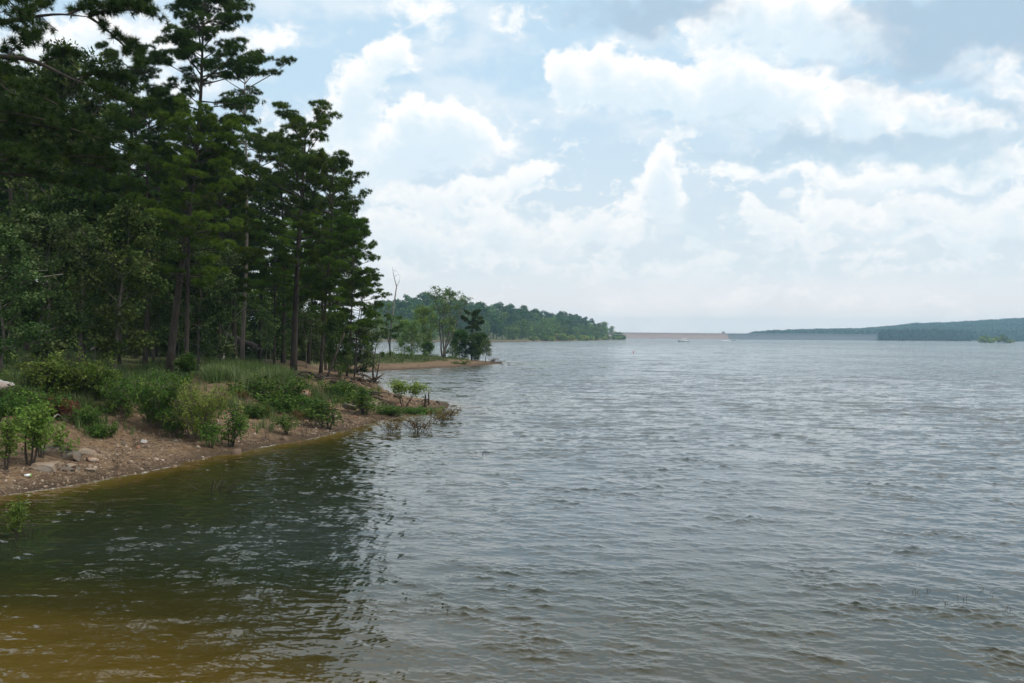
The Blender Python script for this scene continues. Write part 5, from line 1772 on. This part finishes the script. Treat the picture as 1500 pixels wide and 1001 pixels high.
def speed_boat():
    Y = 1150.0
    b = at(1076, Y)
    e = empty('speedboat', (b.x, Y, 0.1), 'small white speedboat under way before the dam', 'boat', rotz=R(-3))
    L = 6.5
    xs = np.linspace(-L / 2, L / 2, 9)
    hw = np.array([1.1, 1.15, 1.18, 1.18, 1.12, 1.0, 0.8, 0.48, 0.03])
    keel = np.array([0, -.02, -.03, -.02, 0.0, .08, .2, .42, .78])
    top = np.array([.72, .73, .74, .76, .8, .85, .9, .95, 1.0])
    V, m = [], 5
    for a, w_, k_, t_ in zip(xs, hw, keel, top):
        V += [(a, -w_, t_), (a, -w_ * 0.85, k_ + 0.25), (a, 0, k_), (a, w_ * 0.85, k_ + 0.25), (a, w_, t_)]
    i = np.arange(8)[:, None] * m
    j = np.arange(4)[None]
    Q = list(np.stack([i + j, i + m + j, i + m + j + 1, i + j + 1], -1).reshape(-1, 4))
    Q += [(k * m, k * m + 4, k * m + 9, k * m + 5) for k in range(4, 8)]
    h = MB()
    h.add(V, Q, [(0, 1, 2), (0, 2, 4), (2, 3, 4)])
    h.box((-0.9, 0, 0.42), (3.6, 1.9, 0.06))
    obj('hull', h.mesh('hull', M['white_paint'], True), e)
    w_ = MB()
    w_.add([(0.9, -.9, .85), (0.9, .9, .85), (0.35, .75, 1.4), (0.35, -.75, 1.4), (0.86, -.9, .85), (0.86, .9, .85), (0.31, .75, 1.4), (0.31, -.75, 1.4)],
           [(0, 1, 2, 3), (7, 6, 5, 4), (0, 3, 7, 4), (1, 5, 6, 2), (2, 6, 7, 3)])
    obj('windscreen', w_.mesh('windscreen', M['deck_dark']), e)
    mo = MB()
    mo.box((-L / 2 - 0.25, 0, 0.95), (0.5, 0.45, 0.75))
    mo.box((-L / 2 - 0.25, 0, 0.4), (0.2, 0.14, 0.8))
    obj('outboard_motor', mo.mesh('outboard_motor', M['deck_dark']), e)
    sp = MB()
    g = np.random.default_rng(8)
    n = 420
    X = g.uniform(0, 1, n) ** 0.7
    P = np.stack([-3.0 - X * 11, g.normal(size=n) * (0.4 + 1.1 * X), np.abs(g.normal(size=n)) * 0.32 * (1.15 - X) + 0.04], 1)
    sp.scatter(ico * (1.6, 1, .7), icf, P, rand_rot(n, g), g.uniform(.10, .30, n), np.full(n, .5))
    w = obj('wake', sp.mesh('wake', M['foam']), None, (b.x, Y, 0))
    tag(w, 'white spray trailing behind the speedboat', 'wake', kind='stuff')


def buoy():
    x, y = at_water(928, 517)
    e = empty('marker_buoy', (x, y, 0.0), 'faded red marker buoy floating alone on the lake', 'buoy', lean=(0, 0.10), scale=0.6)
    b = MB()
    b.tube([(0, 0, -.5), (0, 0, .1), (0, 0, .55), (0, 0, .60)], [.20, .20, .19, .12], 14)
    obj('body', b.mesh('body', M['buoy_red'], True), e)
    c = MB()
    c.tube([(0, 0, .605), (0, 0, .78), (0, 0, .80)], [.20, .19, .02], 14)
    obj('top_band', c.mesh('top_band', M['buoy_white'], True), e)
    k = MB()
    k.tube([(0, 0, .80), (0, 0, .92), (0, 0, .95)], [.15, .13, .02], 12)
    obj('cap', k.mesh('cap', M['buoy_red'], True), e)


pontoon_boat()
speed_boat()
buoy()

# ---------------------------------------------------------------- clouds over the whole sky, as light by direction
def pnoise(x, y, seed=0):
    """gradient noise, about -0.7..0.7"""
    xi, yi = np.floor(x).astype(np.int64), np.floor(y).astype(np.int64)
    xf, yf = x - xi, y - yi

    def gr(a, b, dx, dy):
        n = (a * 374761393 + b * 668265263 + seed * 982451653) & 0x7fffffff
        n = ((n ^ (n >> 13)) * 1274126177) & 0x7fffffff
        n = ((n ^ (n >> 15)) * 2246822519) & 0x7fffffff
        th = ((n ^ (n >> 16)) & 0xffff) * (2 * np.pi / 65536)
        return np.cos(th) * dx + np.sin(th) * dy
    u = xf ** 3 * (xf * (xf * 6 - 15) + 10)
    v = yf ** 3 * (yf * (yf * 6 - 15) + 10)
    a = gr(xi, yi, xf, yf) * (1 - u) + gr(xi + 1, yi, xf - 1, yf) * u
    b = gr(xi, yi + 1, xf, yf - 1) * (1 - u) + gr(xi + 1, yi + 1, xf - 1, yf - 1) * u
    return a * (1 - v) + b * v


def pfbm(x, y, seed, oct, gain=0.5, billow=False):
    t, a = 0.0, 1.0
    s = 1.0
    for i in range(oct):
        n = pnoise(x * s + 13.7 * i, y * s - 7.1 * i, seed + i * 31)
        t = t + a * ((0.42 - np.abs(n) * 2.1) if billow else n * 1.5)
        a *= gain
        s *= 2.07
    return t


# cloud masses seen in the photo, far (low) ones first: softness, then lobes (place and size in photo pixels along azimuth and elevation, weight)
CLOUDS = [
    (1.5, [(960, 388, 110, 12, .7), (1060, 378, 60, 10, .7), (1250, 378, 140, 12, .7), (760, 380, 160, 16, .6), (600, 395, 140, 16, .6), (1440, 385, 90, 14, .6)]),
    (1.0, [(870, 322, 46, 26, .85), (905, 348, 66, 24, .75), (850, 352, 70, 20, .6)]),
    (1.0, [(1105, 298, 24, 17, .95), (1122, 325, 30, 24, .9), (1150, 345, 46, 20, .85), (1200, 352, 66, 15, .6)]),
    (1.1, [(1290, 312, 40, 20, .7), (1380, 310, 60, 22, .8), (1330, 345, 90, 18, .6), (1440, 330, 70, 24, .75), (1480, 300, 40, 26, .85), (1410, 356, 90, 14, .6)]),
    (1.5, [(640, 345, 120, 34, .8), (740, 330, 90, 34, .75), (560, 318, 46, 24, .8), (700, 370, 160, 20, .6), (540, 360, 60, 24, .6)]),
    (1.0, [(1185, 302, 26, 15, .8), (1225, 308, 50, 14, .95), (1275, 304, 22, 12, .7)]),
    (0.9, [(985, 232, 22, 18, .85), (965, 252, 26, 20, .9), (940, 270, 26, 18, .8), (975, 285, 24, 22, .85), (955, 305, 30, 18, .75), (988, 322, 18, 16, .7), (915, 300, 26, 18, .6), (930, 325, 40, 18, .6)]),
    (1.0, [(620, 290, 110, 20, .75), (720, 278, 90, 18, .85), (760, 258, 40, 14, .8), (800, 250, 40, 13, .95), (660, 312, 120, 20, .7)]),
    (1.0, [(1085, 246, 32, 20, .95), (1062, 250, 18, 14, .5)]),
    (1.2, [(1160, 256, 50, 12, .75), (1250, 262, 66, 16, .95), (1320, 256, 46, 18, .8), (1395, 250, 70, 18, .95), (1330, 274, 150, 9, .5), (1480, 235, 40, 26, .8)]),
    (1.1, [(610, 168, 44, 24, .95), (650, 172, 50, 26, 1.0), (700, 190, 34, 24, .95), (640, 205, 90, 34, 1.1), (570, 215, 70, 34, .8), (560, 250, 100, 28, .8), (730, 218, 26, 10, .6), (480, 200, 60, 34, .7), (470, 240, 60, 26, .6)]),
    (1.3, [(585, 72, 26, 24, .9), (560, 95, 34, 30, .9), (520, 122, 40, 34, .95), (490, 150, 34, 34, .8), (530, 165, 46, 34, .8), (500, 200, 60, 34, .7)]),
    (1.8, [(620, 10, 60, 24, .8), (600, 35, 40, 20, .6), (640, 45, 26, 18, .6), (510, 42, 16, 22, .45), (455, 20, 14, 10, .4), (760, 28, 52, 22, .75), (800, 40, 40, 16, .4)]),
    (1.2, [(1370, 188, 60, 34, 1.15), (1340, 165, 34, 30, .9), (1425, 192, 46, 20, .8), (1390, 215, 60, 12, .7)]),
    (1.1, [(1235, 180, 30, 18, .8), (1275, 178, 40, 22, .95), (1250, 150, 50, 30, .8), (1290, 130, 40, 26, .7)]),
    (0.95, [(880, 90, 34, 24, 1.0), (835, 108, 34, 28, .95), (845, 140, 34, 18, .7), (920, 105, 40, 26, .9), (965, 105, 30, 22, .9), (910, 140, 80, 24, 1.1), (1010, 130, 60, 34, 1.0), (1090, 120, 60, 40, 1.0), (1060, 155, 100, 22, .9), (1170, 130, 60, 34, .95),
            (1160, 165, 60, 16, .8), (1050, 70, 40, 20, .6), (1100, 180, 90, 10, .5)]),
    (1.5, [(1060, 30, 80, 30, 1.0), (1150, 20, 100, 36, 1.1), (1220, 50, 60, 34, .95), (1130, 75, 110, 20, .7), (1300, 75, 46, 26, .75), (1340, 45, 40, 16, .6), (1290, 40, 40, 22, .7), (1480, 110, 40, 40, .7), (1440, 90, 60, 20, .5)]),
    (1.5, [(385, 55, 46, 22, .9), (300, 30, 60, 30, .7), (170, 70, 100, 50, .9), (60, 80, 100, 60, .8), (230, 130, 60, 40, .9), (410, 190, 34, 30, .6)]),
]
GREY = [(1450, 24, 130, 50, 1.4), (1320, 22, 80, 24, .75), (1400, 66, 100, 22, .65), (960, 10, 100, 28, 1.2), (900, 24, 60, 12, .35), (1130, 214, 100, 12, .55), (1300, 220, 190, 18, 1.1), (1400, 132, 80, 14, .55), (1240, 105, 40, 22, .45),
        (1420, 165, 90, 12, .5), (1290, 340, 70, 12, .55), (1030, 325, 56, 44, .50), (1000, 182, 130, 9, .35), (600, 285, 100, 10, .35), (640, 228, 50, 7, .3), (1100, 392, 160, 10, .3), (1225, 330, 60, 8, .35), (1340, 100, 70, 20, .5), (1180, 92, 60, 14, .4), (1480, 165, 50, 24, .5), (1210, 205, 120, 20, .5), (1440, 235, 90, 12, .45), (1300, 120, 40, 24, .4), (1120, 170, 80, 10, .3), (1330, 320, 50, 16, .4), (1230, 278, 120, 6, .35)]


def sky_clouds(AZ, EL, detail):
    """straight colour and coverage of the clouds for directions in degrees; the rows must be even in elevation, low to high"""
    K = math.pi / 180 * F
    u, v = AZ * K, EL * K                              # in photo-pixel sized units along the sky
    wx_ = 22 * pfbm(u / 75, v / 60, 3, 4)
    wy_ = 15 * pfbm(u / 75 + 9, v / 60 + 4, 5, 4)
    bil = pfbm((u + wx_ * 0.6) / 30, (v + wy_ * 0.6) / 23, 11, detail, 0.55, True)
    fib = pfbm(u / 50, v / 34, 21, detail, 0.56)
    lowair = sstep(1.0, 12, EL)
    top = np.array([1.03, 1.015, 0.995])
    base = np.array([0.70, 0.825, 0.91])
    air = np.array([0.83, 0.855, 0.87])
    C = np.zeros(u.shape + (3,))
    A = np.zeros_like(u)
    dv = abs(v[1, 0] - v[0, 0])

    def blobs(lst, warp=1.0, bounds=True):
        t = np.zeros_like(u)
        for (px, py, rx, ry, w_) in lst:
            a, e = azel(px, py)
            q = ((u + wx_ * warp - a * K) / rx) ** 2 + ((v + wy_ * warp - e * K) / ry) ** 2
            t = np.maximum(t, w_ * np.exp(-q * 0.7)) * 0.6 + (t + w_ * np.exp(-q)) * 0.4
        return t

    def over(c, a):
        nonlocal C, A
        na = a + A * (1 - a)
        C = (c * a[..., None] + C * (A * (1 - a))[..., None]) / np.maximum(na, 1e-5)[..., None]
        A = na

    def cumulus(b, soft, amt=1.0):
        dens = b - 0.36 + (0.15 * bil + 0.20 * fib) * (0.6 + 0.4 * soft)
        D = np.clip(dens, 0, 0.8)
        shade = np.zeros_like(D)
        run = np.zeros_like(D[0])
        for r_ in range(D.shape[0] - 1, -1, -1):         # sunlight comes from above and is used up on the way down
            shade[r_] = run
            run = run * math.exp(-dv / 34.0) + D[r_] * dv / 34.0
        lit = np.exp(-1.35 * np.clip(shade - 0.14, 0, None)) * (0.93 + 0.10 * np.tanh(1.2 * bil) + 0.05 * fib)
        col = base + (top - base) * sstep(0.42, 0.97, lit)[..., None]
        col = air + (col - air) * (0.45 + 0.55 * lowair)[..., None]
        al = sstep(-0.02, 0.30 * soft + 0.06, dens) * (0.45 + 0.52 * lowair) * amt
        over(col, al)
    away = 1 - sstep(36, 27, np.abs(AZ)) * sstep(27, 20, EL)
    # a thin bright veil behind everything
    veil = sstep(-0.35, 0.75, pfbm(u / 190, v / 90, 71, 4) + 0.35 * fib)
    over(air + (top - air) * (0.3 + 0.6 * lowair)[..., None], veil * 0.38 * (1 - away))
    if away.max() > 0.5:
        st = 1.0 / np.maximum(np.sin(np.radians(np.clip(EL, 6, 90))), 0.1)
        ov = pfbm(np.sin(np.radians(AZ)) * st * 0.9, np.cos(np.radians(AZ)) * st * 0.9, 61, 6)
        over(np.broadcast_to(np.array([1.08, 1.08, 1.07]), C.shape), away * (0.45 + 0.5 * sstep(-0.5, 0.4, ov)))
        over(np.broadcast_to(np.array([0.70, 0.80, 0.88]), C.shape), away * 0.55 * sstep(0.1, 0.8, ov + 0.3 * fib))
    # broken fair weather cloud that fills in between the larger masses
    brk = pfbm(u / 95 + 5, v / 42 + 3, 83, 5, 0.55) + 0.35 * bil
    side = 0.45 * sstep(-18, 22, AZ) + 0.30 * sstep(9, 4, EL) + 0.25
    cumulus((0.12 + 0.62 * sstep(-0.25, 0.85, brk)) * (0.55 + 0.6 * side) * (1 - away) * sstep(19, 10, EL + 4 * fib), 1.7, 0.8)
    for soft, lst in CLOUDS:
        keep = (1 - away)
        soft = soft * 1.22
        cumulus(blobs(lst) * keep, soft)
    g = blobs(GREY, 1.7) * (1 - away)
    ga = sstep(0.0, 0.9, g - 0.10 + 0.16 * fib) * 0.85 * (0.5 + 0.5 * lowair)
    g0, g1 = np.array([0.41, 0.545, 0.68]), np.array([0.58, 0.745, 0.84])
    over(g0 + (g1 - g0) * sstep(15, 5, EL)[..., None], ga)
    return C, A

# ---------------------------------------------------------------- sky, sun, air
SUN_AZ, SUN_EL = R(102), R(60)


HORIZON_GLOW = 1.06


def sky_image(name, az0, az1, el0, el1, w, h, detail):
    AZ, EL = np.meshgrid(np.linspace(az0, az1, w), np.linspace(el0, el1, h))
    c, a = sky_clouds(AZ, EL, detail)
    im = bpy.data.images.new(name, w, h, alpha=True, float_buffer=True)
    im.colorspace_settings.name = 'Non-Color'
    im.alpha_mode = 'CHANNEL_PACKED'
    im.pixels.foreach_set(np.concatenate([c, a[..., None]], -1).astype(np.float32).ravel())
    im.update()
    return im


def build_sky():
    w = bpy.data.worlds.new('World')
    scene.world = w
    w.use_nodes = True
    w.node_tree.nodes.clear()
    nt = NT(w.node_tree)
    d = nt.node('ShaderNodeTexCoord').outputs['Generated']
    s = nt.node('ShaderNodeSeparateXYZ', {0: d})
    az = nt.math('DEGREES', nt.math('ARCTAN2', s.outputs[0], s.outputs[1]))
    el = nt.math('DEGREES', nt.math('ARCSINE', nt.math('MINIMUM', nt.math('MAXIMUM', s.outputs[2], -1.0), 1.0)))

    def layer(im, a0, a1, e0, e1):
        v = nt.node('ShaderNodeCombineXYZ', {0: nt.range(az, a0, a1), 1: nt.range(el, e0, e1), 2: 0.0})
        nd = nt.node('ShaderNodeTexImage', {0: v}, image=im, interpolation='Linear', extension='EXTEND')
        return nd.outputs[0], nd.outputs[1]
    c1, a1 = layer(sky_image('clouds_over_lake', -37, 37, -1, 28, 1480, 580, 7), -37, 37, -1, 28)
    c2, a2 = layer(sky_image('clouds_overhead', -180, 180, 0, 90, 720, 180, 2), -180, 180, 0, 90)
    here = nt.math('MULTIPLY', nt.range(nt.math('ABSOLUTE', az), 34, 37, 1, 0), nt.range(el, 26, 28, 1, 0))
    cc = nt.mix(here, c2, c1)
    ca = nt.math('MULTIPLY_ADD', here, nt.math('SUBTRACT', a1, a2), a2)
    sky = nt.node('ShaderNodeTexSky', sky_type='NISHITA', sun_disc=False, sun_elevation=SUN_EL, sun_rotation=SUN_AZ,
                  altitude=100, air_density=1.0, dust_density=2.5, ozone_density=1.6)
    b_sky = nt.node('ShaderNodeBackground', {'Color': sky.outputs[0], 'Strength': 0.10})
    glow = nt.range(el, 0.3, 5.0, HORIZON_GLOW, 1.0, smooth=True)
    b_veil = nt.node('ShaderNodeBackground', {'Color': nt.mix(nt.range(el, 1, 14), rgb(0.81, 0.84, 0.855), rgb(0.555, 0.745, 0.90)), 'Strength': glow})
    warm = nt.mix(nt.range(el, 0.2, 4.5, smooth=True), rgb(1.24, 1.07, 1.0), rgb(1, 1, 1))
    b_cld = nt.node('ShaderNodeBackground', {'Color': nt.vmath('MULTIPLY', cc, warm), 'Strength': glow})
    nt.set(b_veil.inputs['Color'], nt.vmath('MULTIPLY', nt.mix(nt.range(el, 1, 14), rgb(0.81, 0.84, 0.855), rgb(0.555, 0.745, 0.90)), warm))
    m0 = nt.node('ShaderNodeMixShader', {0: nt.range(el, 2, 30, 0.95, 0.85), 1: b_sky.outputs[0], 2: b_veil.outputs[0]})
    m1 = nt.node('ShaderNodeMixShader', {0: ca, 1: m0.outputs[0], 2: b_cld.outputs[0]})
    out = nt.n.new('ShaderNodeOutputWorld')
    nt.set(out.inputs['Surface'], m1.outputs[0])
    w.cycles.sampling_method = 'MANUAL'
    w.cycles.sample_map_resolution = 512


build_sky()
sun_d = bpy.data.lights.new('sun', 'SUN')
sun = bpy.data.objects.new('sun', sun_d)
link(sun)
sun_d.energy = 2.4
sun_d.angle = R(16)
sun_d.color = (1.0, 0.95, 0.87)
sdir = Vector((math.sin(SUN_AZ) * math.cos(SUN_EL), math.cos(SUN_AZ) * math.cos(SUN_EL), math.sin(SUN_EL)))
sun.rotation_euler = sdir.to_track_quat('Z', 'Y').to_euler()
sun.location = (0, 0, 80)


def build_haze():
    hb = MB()
    lo, hi = (-5200, -5200, -8.2), (5200, 5200, 95)
    hb.box([(a + b) / 2 for a, b in zip(lo, hi)], [b - a for a, b in zip(lo, hi)])
    m = bpy.data.materials.new('haze')
    m.use_nodes = True
    m.node_tree.nodes.clear()
    nt = NT(m.node_tree)
    v = nt.node('ShaderNodeVolumePrincipled', {'Color': rgb(0.47, 0.76, 0.96), 'Density': 0.00018, 'Anisotropy': 0.2})
    o = nt.n.new('ShaderNodeOutputMaterial')
    nt.set(o.inputs['Volume'], v.outputs[0])
    h = obj('haze', hb.mesh('haze', m))
    tag(h, 'thin bluish summer haze over the lake', None, kind='stuff')


build_haze()

scene.view_settings.view_transform = 'Standard'
scene.view_settings.look = 'None'
scene.view_settings.exposure = 0.12
scene.view_settings.gamma = 1.0
scene.cycles.max_bounces = 8
scene.cycles.diffuse_bounces = 3
scene.cycles.glossy_bounces = 4
scene.cycles.transmission_bounces = 3
scene.cycles.volume_bounces = 1
scene.cycles.transparent_max_bounces = 4
scene.cycles.use_denoising = True
scene.cycles.denoiser = 'OPENIMAGEDENOISE'
scene.cycles.denoising_input_passes = 'RGB_ALBEDO_NORMAL'
scene.cycles.denoising_prefilter = 'ACCURATE'
scene.cycles.sample_clamp_indirect = 4.0
